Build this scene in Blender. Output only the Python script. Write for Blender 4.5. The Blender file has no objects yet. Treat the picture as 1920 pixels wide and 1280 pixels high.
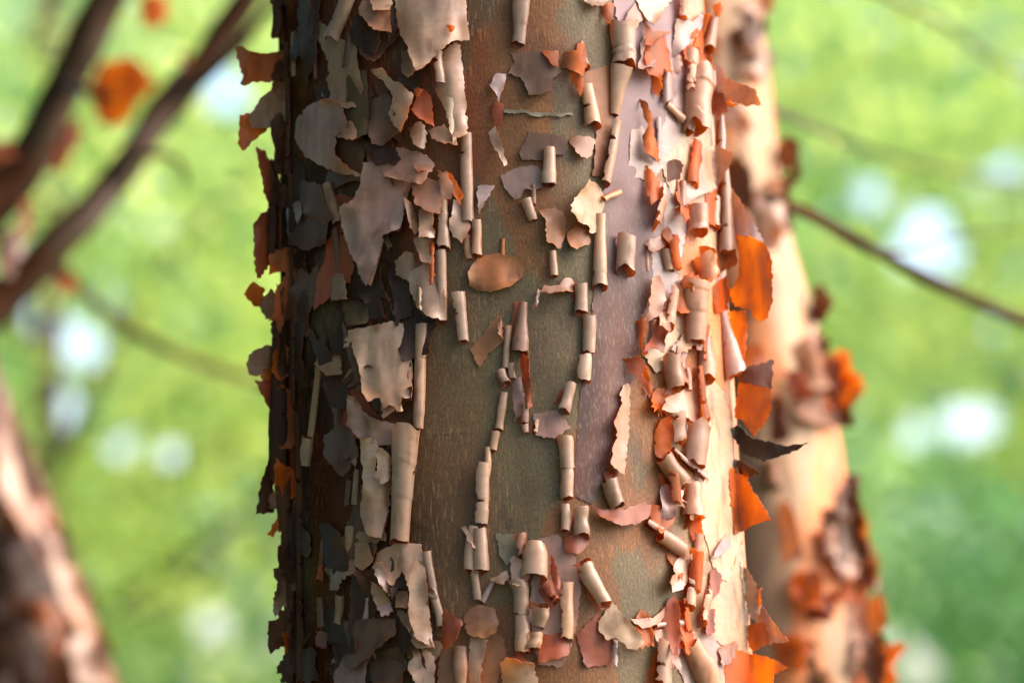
import bpy, math, random
import numpy as np
from mathutils import Vector, Quaternion
from mathutils import noise as mnoise
from mathutils.geometry import delaunay_2d_cdt

random.seed(7)
rng = np.random.default_rng(7)
S = bpy.context.scene
COL = S.collection

# ------------------------------------------------------------------ camera, sky, sun, exposure
PITCH = math.radians(7.0)
CAM = np.array([0.0, -2.5, 1.6])
LENS, SENSOR = 130.0, 36.0
W = SENSOR / LENS
FW = np.array([0.0, math.cos(PITCH), math.sin(PITCH)])
UP = np.array([0.0, -math.sin(PITCH), math.cos(PITCH)])
RT = np.array([1.0, 0.0, 0.0])
cd = bpy.data.cameras.new('camera')
cam = bpy.data.objects.new('camera', cd)
COL.objects.link(cam)
cam.location = CAM
cam.rotation_euler = (math.pi / 2 + PITCH, 0, 0)
cd.lens, cd.sensor_width = LENS, SENSOR
cd.clip_start, cd.clip_end = 0.05, 2000
cd.dof.use_dof = True
cd.dof.focus_distance = 2.375
cd.dof.aperture_fstop = 3.8
S.camera = cam

SUN_AZ, SUN_EL = math.radians(98), math.radians(40)      # clockwise from +Y
world = bpy.data.worlds.new('World')
S.world = world
world.use_nodes = True
wn = world.node_tree
bg = wn.nodes['Background']
sky = wn.nodes.new('ShaderNodeTexSky')
sky.sky_type = 'NISHITA'
sky.sun_disc = False
sky.sun_elevation, sky.sun_rotation = SUN_EL, SUN_AZ
sky.dust_density = 2.5
sky.air_density = 1.0
sky.ozone_density = 1.0
wn.links.new(sky.outputs[0], bg.inputs[0])
bg.inputs[1].default_value = 0.15
sd = bpy.data.lights.new('sun', 'SUN')
sd.energy, sd.angle, sd.color = 2.1, math.radians(60), (1.0, 0.93, 0.84)
sun = bpy.data.objects.new('sun', sd)
COL.objects.link(sun)
dsun = Vector((math.sin(SUN_AZ) * math.cos(SUN_EL), math.cos(SUN_AZ) * math.cos(SUN_EL), math.sin(SUN_EL)))
sun.rotation_euler = dsun.to_track_quat('Z', 'Y').to_euler()
S.view_settings.view_transform = 'Standard'
S.view_settings.look = 'None'
S.view_settings.gamma = 1.0
S.view_settings.exposure = 1.72
S.cycles.use_denoising = True
S.cycles.max_bounces = 10
S.cycles.transparent_max_bounces = 8
S.cycles.diffuse_bounces = 6

# ------------------------------------------------------------------ helpers
PX = W / 1920.0 * 2.5           # metres per photo pixel at the trunk

def rays(p):
    p = np.asarray(p, float)
    return FW + ((p[:, 0] - 960) / 1920 * W)[:, None] * RT + ((640 - p[:, 1]) / 1920 * W)[:, None] * UP

def at(px, py, depth):
    return CAM + rays([[px, py]])[0] * depth

def link(name, me, parent=None):
    o = bpy.data.objects.new(name, me)
    COL.objects.link(o)
    if parent is not None:
        o.parent = parent
        o.matrix_parent_inverse.identity()
    return o

def empty(name, loc, label, cat, group=None):
    o = bpy.data.objects.new(name, None)
    COL.objects.link(o)
    o.location = loc
    o['label'], o['category'] = label, cat
    if group:
        o['group'] = group
    return o

def mesh(name, v, f, mats, mi=None, smooth=True):
    me = bpy.data.meshes.new(name)
    me.from_pydata([tuple(map(float, q)) for q in v], [], [tuple(map(int, q)) for q in f])
    for m in mats:
        me.materials.append(m)
    if mi is not None:
        me.polygons.foreach_set('material_index', np.asarray(mi, dtype=np.int32))
    me.polygons.foreach_set('use_smooth', np.full(len(me.polygons), smooth))
    me.update()
    return me

class Trunk:
    """a stem given by height: axis x, y and radius, with soft fluting"""
    def __init__(self, z, x, y, r, amp=0.018, ph=0.0):
        self.z, self.x, self.y, self.r = map(lambda a: np.asarray(a, float), (z, x, y, r))
        self.amp, self.ph = amp, ph
    def axis(self, z):
        return np.interp(z, self.z, self.x), np.interp(z, self.z, self.y), np.interp(z, self.z, self.r)
    def R(self, th, z):
        r = np.interp(z, self.z, self.r)
        a = self.amp
        return r * (1 + a * np.sin(3 * th + 1.1 * z + 0.7 + self.ph) + 0.5 * a * np.sin(7 * th + 2.3 * z + self.ph)
                    + 0.3 * a * np.sin(11 * th - 5 * z) + 0.25 * a * np.sin(14 * z + 2 * th))
    def depth(self, p):
        """distance along each camera ray to the stem; rays that miss take the depth of the silhouette"""
        d = rays(p)
        t = np.full(len(d), np.hypot(*(np.array([self.x[0], self.y[0]]) - CAM[:2])))
        r = None
        for _ in range(14):
            P = CAM + d * t[:, None]
            ax, ay, r0 = self.axis(P[:, 2])
            th = np.arctan2(P[:, 1] - ay, P[:, 0] - ax)
            r = self.R(th, P[:, 2])
            ox, oy = CAM[0] - ax, CAM[1] - ay
            A = d[:, 0] ** 2 + d[:, 1] ** 2
            B = ox * d[:, 0] + oy * d[:, 1]
            C = ox ** 2 + oy ** 2 - r ** 2
            D = np.maximum(B * B - A * C, (0.22 * r) ** 2 * A)
            t = (-B - np.sqrt(D)) / A
        return t
    def build(self, name, mat, parent, nth=220, zs=None, origin=(0, 0, 0)):
        th = np.linspace(-math.pi, math.pi, nth + 1)
        V, F, UVs = [], [], []
        for z in zs:
            ax, ay, r0 = self.axis(z)
            R = self.R(th, np.full_like(th, z))
            V.append(np.stack([ax + R * np.cos(th), ay + R * np.sin(th), np.full_like(th, z)], 1))
            UVs.append(np.stack([(th + math.pi / 2) * 0.15, np.full_like(th, z)], 1))
        n = nth + 1
        V = np.concatenate(V) - np.asarray(origin)
        UVs = np.concatenate(UVs)
        for i in range(len(zs) - 1):
            for j in range(nth):
                F.append((i * n + j, i * n + j + 1, (i + 1) * n + j + 1, (i + 1) * n + j))
        me = mesh(name, V, F, [mat])
        uv = me.uv_layers.new(name='bark')
        li = np.zeros(len(me.loops), dtype=np.int32)
        me.loops.foreach_get('vertex_index', li)
        uv.data.foreach_set('uv', UVs[li].astype(np.float32).ravel())
        return link(name, me, parent)

# ------------------------------------------------------------------ materials
def newmat(name):
    m = bpy.data.materials.new(name)
    m.use_nodes = True
    nt = m.node_tree
    for n in list(nt.nodes):
        nt.nodes.remove(n)
    out = nt.nodes.new('ShaderNodeOutputMaterial')
    return m, nt, out

def N(nt, t, **kw):
    n = nt.nodes.new(t)
    for k, v in kw.items():
        if isinstance(k, str) and k.startswith('i_'):
            n.inputs[int(k[2:])].default_value = v
        else:
            setattr(n, k, v)
    return n

def mixc(nt, fac, a, b, mode='MIX'):
    n = nt.nodes.new('ShaderNodeMix')
    n.data_type, n.blend_type = 'RGBA', mode
    for i, x in ((0, fac), (6, a), (7, b)):
        if isinstance(x, (int, float)):
            n.inputs[i].default_value = x
        elif isinstance(x, tuple):
            n.inputs[i].default_value = (*x, 1) if len(x) == 3 else x
        else:
            nt.links.new(x, n.inputs[i])
    return n.outputs[2]

def ramp(nt, fac, stops, interp='LINEAR'):
    n = nt.nodes.new('ShaderNodeValToRGB')
    n.color_ramp.interpolation = interp
    e = n.color_ramp.elements
    while len(e) > 1:
        e.remove(e[-1])
    e[0].position, e[0].color = stops[0][0], (*stops[0][1], 1)
    for p, c in stops[1:]:
        q = e.new(p)
        q.color = (*c, 1)
    nt.links.new(fac, n.inputs[0])
    return n.outputs[0]

def peel_mat(name, c1, c2, tr, trw=0.4, rough=0.45, spec=0.4):
    """one face of a thin peeling sheet: satin, slightly see-through, faint grain"""
    k = 1.0 if max(c1) > 0.29 else 0.62
    c1, c2 = [(k * q[0], k * q[1] * 0.97, k * q[2] * 0.88) for q in (c1, c2)]
    m, nt, out = newmat(name)
    tc = N(nt, 'ShaderNodeTexCoord')
    mp = N(nt, 'ShaderNodeMapping')
    mp.inputs['Scale'].default_value = (1, 1, 0.35)
    nt.links.new(tc.outputs['Object'], mp.inputs[0])
    n1 = N(nt, 'ShaderNodeTexNoise')
    n1.inputs['Scale'].default_value = 55
    n1.inputs['Detail'].default_value = 5
    nt.links.new(mp.outputs[0], n1.inputs['Vector'])
    mp2 = N(nt, 'ShaderNodeMapping')
    mp2.inputs['Scale'].default_value = (1, 1, 2.2)
    nt.links.new(tc.outputs['Object'], mp2.inputs[0])
    n2 = N(nt, 'ShaderNodeTexNoise')
    n2.inputs['Scale'].default_value = 160
    n2.inputs['Detail'].default_value = 4
    nt.links.new(mp2.outputs[0], n2.inputs['Vector'])
    oi = N(nt, 'ShaderNodeObjectInfo')
    f = ramp(nt, n1.outputs[0], [(0.34, (0, 0, 0)), (0.66, (1, 1, 1))])
    col = mixc(nt, f, c1, c2)
    g = ramp(nt, n2.outputs[0], [(0.3, (0.86, 0.85, 0.84)), (0.62, (1.04, 1.04, 1.04))])
    col = mixc(nt, 1.0, col, g, 'MULTIPLY')
    rv = ramp(nt, oi.outputs['Random'], [(0.0, (0.78, 0.76, 0.74)), (0.5, (1, 1, 1)), (1.0, (1.12, 1.06, 1.0))])
    col = mixc(nt, 1.0, col, rv, 'MULTIPLY')
    n4 = N(nt, 'ShaderNodeTexNoise')
    n4.inputs['Scale'].default_value, n4.inputs['Detail'].default_value = 120, 8
    nt.links.new(mp.outputs[0], n4.inputs['Vector'])
    dirt = ramp(nt, n4.outputs[0], [(0.34, (0.55, 0.47, 0.42)), (0.44, (1, 1, 1))])
    col = mixc(nt, 0.7, col, dirt, 'MULTIPLY')
    n5 = N(nt, 'ShaderNodeTexNoise')
    n5.inputs['Scale'].default_value, n5.inputs['Detail'].default_value = 18, 3
    nt.links.new(tc.outputs['Object'], n5.inputs['Vector'])
    hue = ramp(nt, n5.outputs[0], [(0.35, (0.80, 0.80, 0.84)), (0.5, (1, 1, 1)), (0.65, (1.12, 0.96, 0.84))])
    col = mixc(nt, 1.0, col, hue, 'MULTIPLY')
    n3 = N(nt, 'ShaderNodeTexNoise')
    n3.inputs['Scale'].default_value = 1500
    n3.inputs['Detail'].default_value = 2
    nt.links.new(mp.outputs[0], n3.inputs['Vector'])
    ad = N(nt, 'ShaderNodeMath', operation='MULTIPLY_ADD', i_1=0.35)
    nt.links.new(n3.outputs[0], ad.inputs[0])
    nt.links.new(n2.outputs[0], ad.inputs[2])
    bp = N(nt, 'ShaderNodeBump')
    bp.inputs['Strength'].default_value = 0.2
    bp.inputs['Distance'].default_value = 0.0005
    nt.links.new(ad.outputs[0], bp.inputs['Height'])
    pb = N(nt, 'ShaderNodeBsdfPrincipled')
    nt.links.new(col, pb.inputs['Base Color'])
    pb.inputs['Roughness'].default_value = rough
    pb.inputs['Specular IOR Level'].default_value = spec
    nt.links.new(bp.outputs[0], pb.inputs['Normal'])
    if trw > 0:
        tb = N(nt, 'ShaderNodeBsdfTranslucent')
        tcol = mixc(nt, f, tr, (0.55 * tr[0], 0.42 * tr[1], 0.4 * tr[2]))
        nt.links.new(tcol, tb.inputs[0])
        mx = N(nt, 'ShaderNodeMixShader', i_0=trw)
        nt.links.new(pb.outputs[0], mx.inputs[1])
        nt.links.new(tb.outputs[0], mx.inputs[2])
        nt.links.new(mx.outputs[0], out.inputs[0])
    else:
        nt.links.new(pb.outputs[0], out.inputs[0])
    return m

TR = (1.0, 0.52, 0.16)
M = {
    'tan':   peel_mat('tan bark', (0.50, 0.335, 0.25), (0.38, 0.24, 0.175), TR, 0.28, 0.33, 0.6),
    'grey':  peel_mat('grey brown bark', (0.30, 0.195, 0.13), (0.20, 0.12, 0.08), TR, 0.15, 0.5, 0.35),
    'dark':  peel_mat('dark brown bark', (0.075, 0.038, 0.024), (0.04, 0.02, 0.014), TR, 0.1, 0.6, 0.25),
    'pink':  peel_mat('pinkish bark', (0.42, 0.235, 0.165), (0.30, 0.16, 0.12), TR, 0.32, 0.4, 0.5),
    'mauve': peel_mat('mauve bark', (0.30, 0.185, 0.16), (0.19, 0.105, 0.09), TR, 0.15, 0.42, 0.5),
    'lav':   peel_mat('pale lavender bark', (0.43, 0.325, 0.32), (0.35, 0.245, 0.235), TR, 0.25, 0.38, 0.55),
    'cream': peel_mat('cream bark', (0.56, 0.42, 0.30), (0.46, 0.32, 0.215), TR, 0.25, 0.4, 0.5),
    'orange': peel_mat('orange bark', (0.80, 0.20, 0.028), (0.50, 0.20, 0.10), (1.0, 0.46, 0.07), 0.66, 0.42, 0.4),
    'red':   peel_mat('russet bark', (0.36, 0.10, 0.045), (0.22, 0.06, 0.03), (0.95, 0.35, 0.08), 0.4, 0.45, 0.4),
    'rust':  peel_mat('rust brown bark', (0.295, 0.115, 0.045), (0.17, 0.075, 0.036), TR, 0.1, 0.5, 0.35),
    'brown': peel_mat('brown bark', (0.19, 0.095, 0.054), (0.12, 0.056, 0.034), TR, 0.1, 0.5, 0.35),
    'moss':  peel_mat('mossy bark', (0.17, 0.115, 0.055), (0.10, 0.068, 0.038), TR, 0.05, 0.7, 0.2),
    'olive': peel_mat('olive bark', (0.20, 0.17, 0.12), (0.15, 0.125, 0.085), TR, 0.05, 0.5, 0.35),
}

def speckled_mat(name):
    m, nt, out = newmat(name)
    tc = N(nt, 'ShaderNodeTexCoord')
    def tex(sc, det, ms):
        mp = N(nt, 'ShaderNodeMapping')
        mp.inputs['Scale'].default_value = ms
        nt.links.new(tc.outputs['Object'], mp.inputs[0])
        n = N(nt, 'ShaderNodeTexNoise')
        n.inputs['Scale'].default_value, n.inputs['Detail'].default_value = sc, det
        nt.links.new(mp.outputs[0], n.inputs['Vector'])
        return n.outputs[0]
    c = ramp(nt, tex(24, 5, (1, 1, .4)), [(0.32, (0.056, 0.038, 0.032)), (0.5, (0.092, 0.049, 0.039)), (0.68, (0.145, 0.057, 0.042))])
    zz = N(nt, 'ShaderNodeSeparateXYZ')
    nt.links.new(tc.outputs['Object'], zz.inputs[0])
    mr = N(nt, 'ShaderNodeMapRange')
    nt.links.new(zz.outputs[2], mr.inputs[0])
    mr.inputs[1].default_value, mr.inputs[2].default_value = 1.90, 2.09
    c = mixc(nt, mr.outputs[0], c, (0.27, 0.175, 0.175))  # sky sheen painted in as lavender towards the top
    sp = ramp(nt, tex(800, 3, (1, 1, .3)), [(0.52, (0, 0, 0)), (0.64, (1, 1, 1))])
    sm = N(nt, 'ShaderNodeMath', operation='MULTIPLY', i_1=0.28)
    nt.links.new(sp, sm.inputs[0])
    c = mixc(nt, sm.outputs[0], c, (0.27, 0.18, 0.16))
    pb = N(nt, 'ShaderNodeBsdfPrincipled')
    nt.links.new(c, pb.inputs[0])
    pb.inputs['Roughness'].default_value = 0.42
    pb.inputs['Specular IOR Level'].default_value = 0.14
    bp = N(nt, 'ShaderNodeBump')
    bp.inputs['Strength'].default_value, bp.inputs['Distance'].default_value = 0.12, 0.0006
    nt.links.new(sp, bp.inputs['Height'])
    nt.links.new(bp.outputs[0], pb.inputs['Normal'])
    nt.links.new(pb.outputs[0], out.inputs[0])
    return m

M['speck'] = speckled_mat('speckled mauve bark')
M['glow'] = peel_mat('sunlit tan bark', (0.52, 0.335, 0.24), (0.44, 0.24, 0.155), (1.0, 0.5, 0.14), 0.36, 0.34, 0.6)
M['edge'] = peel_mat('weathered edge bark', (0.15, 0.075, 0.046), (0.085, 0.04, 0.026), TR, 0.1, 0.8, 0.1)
M['rose'] = peel_mat('rose bark', (0.42, 0.27, 0.235), (0.30, 0.165, 0.14), TR, 0.2, 0.42, 0.45)

def trunk_mat(name, stops, streak, dark=1.0, scale=1.0):
    """smooth living bark: colour changes round the stem with lost layers and any shade put in the stops"""
    m, nt, out = newmat(name)
    uv = N(nt, 'ShaderNodeUVMap', uv_map='bark')
    sx = N(nt, 'ShaderNodeSeparateXYZ')
    nt.links.new(uv.outputs[0], sx.inputs[0])
    def tex(sc, det, mscale):
        mp = N(nt, 'ShaderNodeMapping')
        mp.inputs['Scale'].default_value = mscale
        nt.links.new(uv.outputs[0], mp.inputs[0])
        n = N(nt, 'ShaderNodeTexNoise')
        n.inputs['Scale'].default_value = sc * scale
        n.inputs['Detail'].default_value = det
        nt.links.new(mp.outputs[0], n.inputs['Vector'])
        return n.outputs[0]
    wob = tex(9, 6, (1, 0.45, 1))
    a = N(nt, 'ShaderNodeMath', operation='MULTIPLY_ADD', i_1=0.07, i_2=-0.035)
    nt.links.new(wob, a.inputs[0])
    b = N(nt, 'ShaderNodeMath', operation='ADD')
    nt.links.new(a.outputs[0], b.inputs[0])
    nt.links.new(sx.outputs[0], b.inputs[1])
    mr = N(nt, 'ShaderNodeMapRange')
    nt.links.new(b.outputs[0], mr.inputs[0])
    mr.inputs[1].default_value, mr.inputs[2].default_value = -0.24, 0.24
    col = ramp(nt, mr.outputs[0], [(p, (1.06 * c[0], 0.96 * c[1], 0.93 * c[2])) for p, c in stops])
    blot = tex(26, 5, (1, 0.55, 1))
    bl = ramp(nt, blot, [(0.3, (0.62, 0.60, 0.58)), (0.52, (1, 1, 1)), (0.72, (1.18, 1.1, 1.0))])
    col = mixc(nt, 0.9, col, bl, 'MULTIPLY')
    green = ramp(nt, tex(14, 4, (1, 0.8, 1)), [(0.5, (0, 0, 0)), (0.66, (1, 1, 1))])
    gm = N(nt, 'ShaderNodeMath', operation='MULTIPLY', i_1=0.35)
    nt.links.new(green, gm.inputs[0])
    col = mixc(nt, gm.outputs[0], col, (0.105, 0.09, 0.042), 'MIX')
    st = ramp(nt, tex(620, 3, (1, 0.13, 1)), [(0.54, (0, 0, 0)), (0.66, (1, 1, 1))])
    st2 = ramp(nt, tex(30, 3, (1, 0.5, 1)), [(0.4, (0, 0, 0)), (0.6, (1, 1, 1))])
    sm = N(nt, 'ShaderNodeMath', operation='MULTIPLY')
    nt.links.new(st, sm.inputs[0])
    nt.links.new(st2, sm.inputs[1])
    sm2 = N(nt, 'ShaderNodeMath', operation='MULTIPLY', i_1=0.4)
    nt.links.new(sm.outputs[0], sm2.inputs[0])
    col = mixc(nt, sm2.outputs[0], col, streak)
    lay = ramp(nt, tex(11, 9, (1, 0.42, 1)), [(0.52, (0, 0, 0)), (0.55, (1, 1, 1))])
    lm = N(nt, 'ShaderNodeMath', operation='MULTIPLY', i_1=0.85)
    nt.links.new(lay, lm.inputs[0])
    col = mixc(nt, lm.outputs[0], col, mixc(nt, 1.0, col, (1.45, 0.80, 0.48), 'MULTIPLY'))
    lay2 = ramp(nt, tex(15, 9, (1, 0.7, 1.0)), [(0.585, (0, 0, 0)), (0.60, (1, 1, 1))])
    lm2 = N(nt, 'ShaderNodeMath', operation='MULTIPLY', i_1=0.6)
    nt.links.new(lay2, lm2.inputs[0])
    col = mixc(nt, lm2.outputs[0], col, mixc(nt, 1.0, col, (0.62, 0.58, 0.62), 'MULTIPLY'))
    hl = ramp(nt, tex(40, 6, (0.25, 3.0, 1)), [(0.66, (1, 1, 1)), (0.70, (0.55, 0.5, 0.45)), (0.74, (1, 1, 1))])
    col = mixc(nt, 0.6, col, hl, 'MULTIPLY')
    fine = ramp(nt, tex(900, 2, (1, 0.5, 1)), [(0.3, (0.66, 0.66, 0.66)), (0.7, (1.25, 1.25, 1.25))])
    col = mixc(nt, 1.0, col, fine, 'MULTIPLY')
    pb = N(nt, 'ShaderNodeBsdfPrincipled')
    nt.links.new(col, pb.inputs['Base Color'])
    pb.inputs['Roughness'].default_value = 0.5
    ms = N(nt, 'ShaderNodeMapRange')
    nt.links.new(mr.outputs[0], ms.inputs[0])
    ms.inputs[1].default_value, ms.inputs[2].default_value, ms.inputs[3].default_value, ms.inputs[4].default_value = 0.2, 0.42, 0.0, 0.24
    nt.links.new(ms.outputs[0], pb.inputs['Specular IOR Level'])
    h = N(nt, 'ShaderNodeMath', operation='MULTIPLY_ADD', i_1=0.4)
    nt.links.new(tex(700, 3, (1, 0.3, 1)), h.inputs[0])
    nt.links.new(blot, h.inputs[2])
    bp = N(nt, 'ShaderNodeBump')
    bp.inputs['Strength'].default_value = 0.35
    bp.inputs['Distance'].default_value = 0.002
    nt.links.new(h.outputs[0], bp.inputs['Height'])
    nt.links.new(bp.outputs[0], pb.inputs['Normal'])
    nt.links.new(pb.outputs[0], out.inputs[0])
    return m

# ------------------------------------------------------------------ thin bark sheets
THK = 0.00035

def two_sided(name, V, F, Nrm, front, back, parent, origin, thk=THK, edge=None):
    """a sheet with two faces and a rim: front on +Nrm, back on -Nrm"""
    n = len(V)
    F = np.asarray(F)
    e = {}
    for f in F:
        k = len(f)
        for i in range(k):
            a, b = int(f[i]), int(f[(i + 1) % k])
            if (b, a) in e:
                del e[(b, a)]
            else:
                e[(a, b)] = 1
    Vb = V - Nrm * thk
    allv = [V, Vb]
    faces = [tuple(f) for f in F] + [tuple(int(i) + n for i in f[::-1]) for f in F]
    mi = [0] * len(F) + [1] * len(F)
    rv, base = [], 2 * n
    for (a, b) in e:
        k = base + len(rv)
        rv += [V[a], V[b], Vb[b], Vb[a]]
        faces.append((k + 1, k, k + 3, k + 2))
        mi.append(2)
    if rv:
        allv.append(np.array(rv))
    me = mesh(name, np.concatenate(allv) - np.asarray(origin), faces, [M[front], M[back], M[edge or back]], mi)
    return link(name, me, parent)

BACK = {'tan': 'orange', 'grey': 'red', 'dark': 'red', 'pink': 'orange', 'mauve': 'red', 'lav': 'orange', 'cream': 'orange',
        'orange': 'orange', 'red': 'red', 'rust': 'brown', 'brown': 'red', 'moss': 'brown', 'olive': 'brown', 'glow': 'orange', 'edge': 'red', 'speck': 'red', 'rose': 'red'}

def vnormals(V, F):
    nr = np.zeros_like(V)
    F = np.asarray(F)
    f = np.cross(V[F[:, 1]] - V[F[:, 0]], V[F[:, 2]] - V[F[:, 0]])
    for k in range(F.shape[1]):
        np.add.at(nr, F[:, k], f)
    return nr / np.maximum(np.linalg.norm(nr, axis=1), 1e-12)[:, None]

def smooth_noise(x, seed):
    """1-D value noise"""
    x = np.asarray(x, float) + seed * 17.3
    i = np.floor(x).astype(int)
    f = x - i
    f = f * f * (3 - 2 * f)
    h = lambda k: np.modf(np.abs(np.sin(k * 127.1 + seed * 3.7) * 43758.5453))[0]
    return h(i) * (1 - f) + h(i + 1) * f - 0.5

def r_flat(rr, flat):
    return rr

class Bark:
    """puts curls and flakes on one stem"""
    def __init__(self, trunk, parent, origin, px=PX, jag=1.7, step=7.0):
        self.t, self.parent, self.o, self.px, self.jag, self.step = trunk, parent, np.asarray(origin, float), px, jag, step
        self.rnd = random.Random(11)
        self.n = 0
    def curl(self, x0, y0, x1, y1, w0, w1=None, tone='tan', side='L', turns=None, cut=0.5, top=0.0, lift=0.0, strip=0.6,
             back=None, name='bark_curl', rag=0.16):
        """a scroll of bark whose axis runs between two points of the stem; attached on one side"""
        self.n += 1
        sd = self.n
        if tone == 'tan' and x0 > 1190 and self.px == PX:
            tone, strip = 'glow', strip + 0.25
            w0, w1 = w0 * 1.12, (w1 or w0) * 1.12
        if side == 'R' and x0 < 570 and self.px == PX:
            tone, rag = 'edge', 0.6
        w1 = w1 or w0
        q = random.Random(sd * 7 + 1)
        turns = turns or q.choice([0.62, 0.7, 0.8, 0.95, 1.15, 1.3])
        turns *= q.uniform(0.9, 1.08)
        flat, tap = q.uniform(0.72, 1.0), q.uniform(-0.14, 0.14)
        w0, w1 = w0 * (1 + tap), w1 * (1 - tap)
        px = self.px
        P = np.array([[x0, y0], [x1, y1]], float)
        t = self.t.depth(P)
        dr = rays(P)
        r0, r1 = w0 * px / 2, w1 * px / 2
        A0 = CAM + dr[0] * (t[0] - r0 - lift * px)
        A1 = CAM + dr[1] * (t[1] - r1 - lift * px)
        ax = A1 - A0
        L = np.linalg.norm(ax)
        ax = ax / L
        mid = (A0 + A1) / 2
        cx, cy, _ = self.t.axis(mid[2])
        n = np.array([mid[0] - cx, mid[1] - cy, 0.0])
        n /= np.linalg.norm(n)
        v = -dr.mean(0)
        v /= np.linalg.norm(v)
        n = n * 0.7 + v * 0.3
        n -= ax * n.dot(ax)
        n /= np.linalg.norm(n)
        tg = np.cross(n, ax)
        tg /= np.linalg.norm(tg)
        if tg[0] < 0 and abs(tg[0]) > 0.2:
            tg = -tg
        if side == 'R':
            tg = -tg
        # section: attached strip lies on the stem, then the sheet rolls outwards and back over itself
        nph = int(16 + 20 * turns)
        ns = max(2, int(strip * 5))
        ph = np.concatenate([np.zeros(ns), np.linspace(0.0, 2 * math.pi * turns, nph)])
        off = np.concatenate([np.linspace(-strip - 0.001, -0.001, ns), np.zeros(nph)])
        nl = max(8, int(L / px / 3.5))
        s = np.linspace(0, 1, nl)
        V = np.zeros((nl, len(ph), 3))
        topo = smooth_noise(ph * 1.1, sd) * rag * 2 * (w0 / 25.0) + smooth_noise(ph * 4, sd + 3) * rag * 0.7
        boto = smooth_noise(ph * 1.3, sd + 5) * rag * 2 * (w1 / 25.0) + smooth_noise(ph * 5, sd + 7) * rag * 0.8
        face = (1 - np.cos(ph)) / 2 * (ph < 2 * math.pi) + (ph >= 2 * math.pi) * (1 - np.cos(ph)) / 2
        lo = r0 * (top * face + topo)
        hi = L - r1 * (cut * face + boto)
        bend = smooth_noise(s * 1.7, sd + 9) * 0.5
        fe = 1 + 0.16 * smooth_noise(s * L / px / 9.0, sd + 13) + 0.10 * smooth_noise(s * L / px / 3.5, sd + 17)   # torn free edge
        step = np.ones(nl)
        for _ in range(int(L / px / 90) + (q.random() < .55)):
            s0, dp = q.uniform(.15, .85), q.uniform(.15, .4)
            fe = fe * (1 - dp * np.exp(-((s - s0) * L / px / 2.5) ** 2))
            step = np.where(s > s0, step * q.uniform(.92, 1.08), step)
        for i in range(nl):
            rr = step[i] * (r0 + (r1 - r0) * s[i]) * (1 + 0.26 * smooth_noise(s[i] * 2.6, sd + 11))
            p = np.minimum(ph, ph[-1] * fe[i])
            sp = rr * (1 - 0.16 * p / (2 * math.pi))
            a = lo + (hi - lo) * s[i]
            xx = sp * np.sin(p) + off * rr * 2 + bend[i] * rr * 0.9
            yy = -r_flat(rr, flat) - sp * flat * np.cos(p) + rr * flat - (np.abs(off) * rr) ** 2 * 4 / 0.3 * 0.5
            V[i] = A0 + a[:, None] * ax + xx[:, None] * tg + yy[:, None] * n
        nc = len(ph)
        idx = np.arange(nl * nc).reshape(nl, nc)
        F = np.stack([idx[:-1, :-1], idx[:-1, 1:], idx[1:, 1:], idx[1:, :-1]], -1).reshape(-1, 4)
        V = V.reshape(-1, 3)
        nr = vnormals(V, F)
        # the front is the convex face of the roll
        k = idx[nl // 2, ns + nph // 3]
        ctr = A0 + ax * (V[k] - A0).dot(ax)
        if nr[k].dot(V[k] - ctr) < 0:
            F = F[:, ::-1]
            nr = -nr
        back = back or ('red' if x0 < 1190 and tone in ('tan', 'lav', 'pink') else BACK[tone])
        return two_sided(name, V, F, nr, tone, back, self.parent, self.o)
    def flake(self, pts, tone='tan', lift=8.0, dirn='D', bulge=None, base=1.2, wave=1.0, axis='v', back=None, name='bark_flake',
              jag=None, depth=None, fold=0.0, edge=None, ecurl=5.0, twist=1.0):
        """a torn sheet with the given outline: one edge on the stem, the far edge lifted off it"""
        self.n += 1
        rnd = random.Random(self.n * 31 + 5)
        if isinstance(pts, str):
            pts = [tuple(map(float, q.split(','))) for q in pts.split()]
        if bulge is None:
            bulge = rnd.uniform(3, 9) * (1.6 if max(p[1] for p in pts) - min(p[1] for p in pts) > 50 else 1)
        jag = self.jag if jag is None else jag
        P = []
        for i, a in enumerate(pts):
            b = pts[(i + 1) % len(pts)]
            d = math.hypot(b[0] - a[0], b[1] - a[1])
            k = max(1, int(d / 5.0))
            nx, ny = -(b[1] - a[1]) / max(d, 1e-6), (b[0] - a[0]) / max(d, 1e-6)
            for j in range(k):
                u = j / k
                w = jag * rnd.gauss(0, 0.75) * (1 if j else 0.5)
                P.append((a[0] + (b[0] - a[0]) * u + nx * w, a[1] + (b[1] - a[1]) * u + ny * w))
        P = np.array(P)
        lo, hi = P.min(0), P.max(0)
        st = max(2.5, min(self.step, (hi - lo).min() / 6))
        inner = []
        gy = lo[1] + st / 2
        row = 0
        while gy < hi[1]:
            gx = lo[0] + st / 2 + (st / 2 if row % 2 else 0)
            while gx < hi[0]:
                if inside(P, gx, gy) and np.min(np.hypot(P[:, 0] - gx, P[:, 1] - gy)) > st * 0.55:
                    inner.append((gx, gy))
                gx += st
            gy += st * 0.87
            row += 1
        allp = [tuple(q) for q in P] + inner
        res = delaunay_2d_cdt([Vector(q) for q in allp], [], [list(range(len(P)))], 1, 1e-4)
        Q = np.array([[v.x, v.y] for v in res[0]])
        F = np.array([f for f in res[2] if len(f) == 3])
        # keep one winding
        a, b, c = Q[F[:, 0]], Q[F[:, 1]], Q[F[:, 2]]
        ar = (b[:, 0] - a[:, 0]) * (c[:, 1] - a[:, 1]) - (b[:, 1] - a[:, 1]) * (c[:, 0] - a[:, 0])
        F = np.where((ar < 0)[:, None], F, F[:, ::-1])
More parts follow.
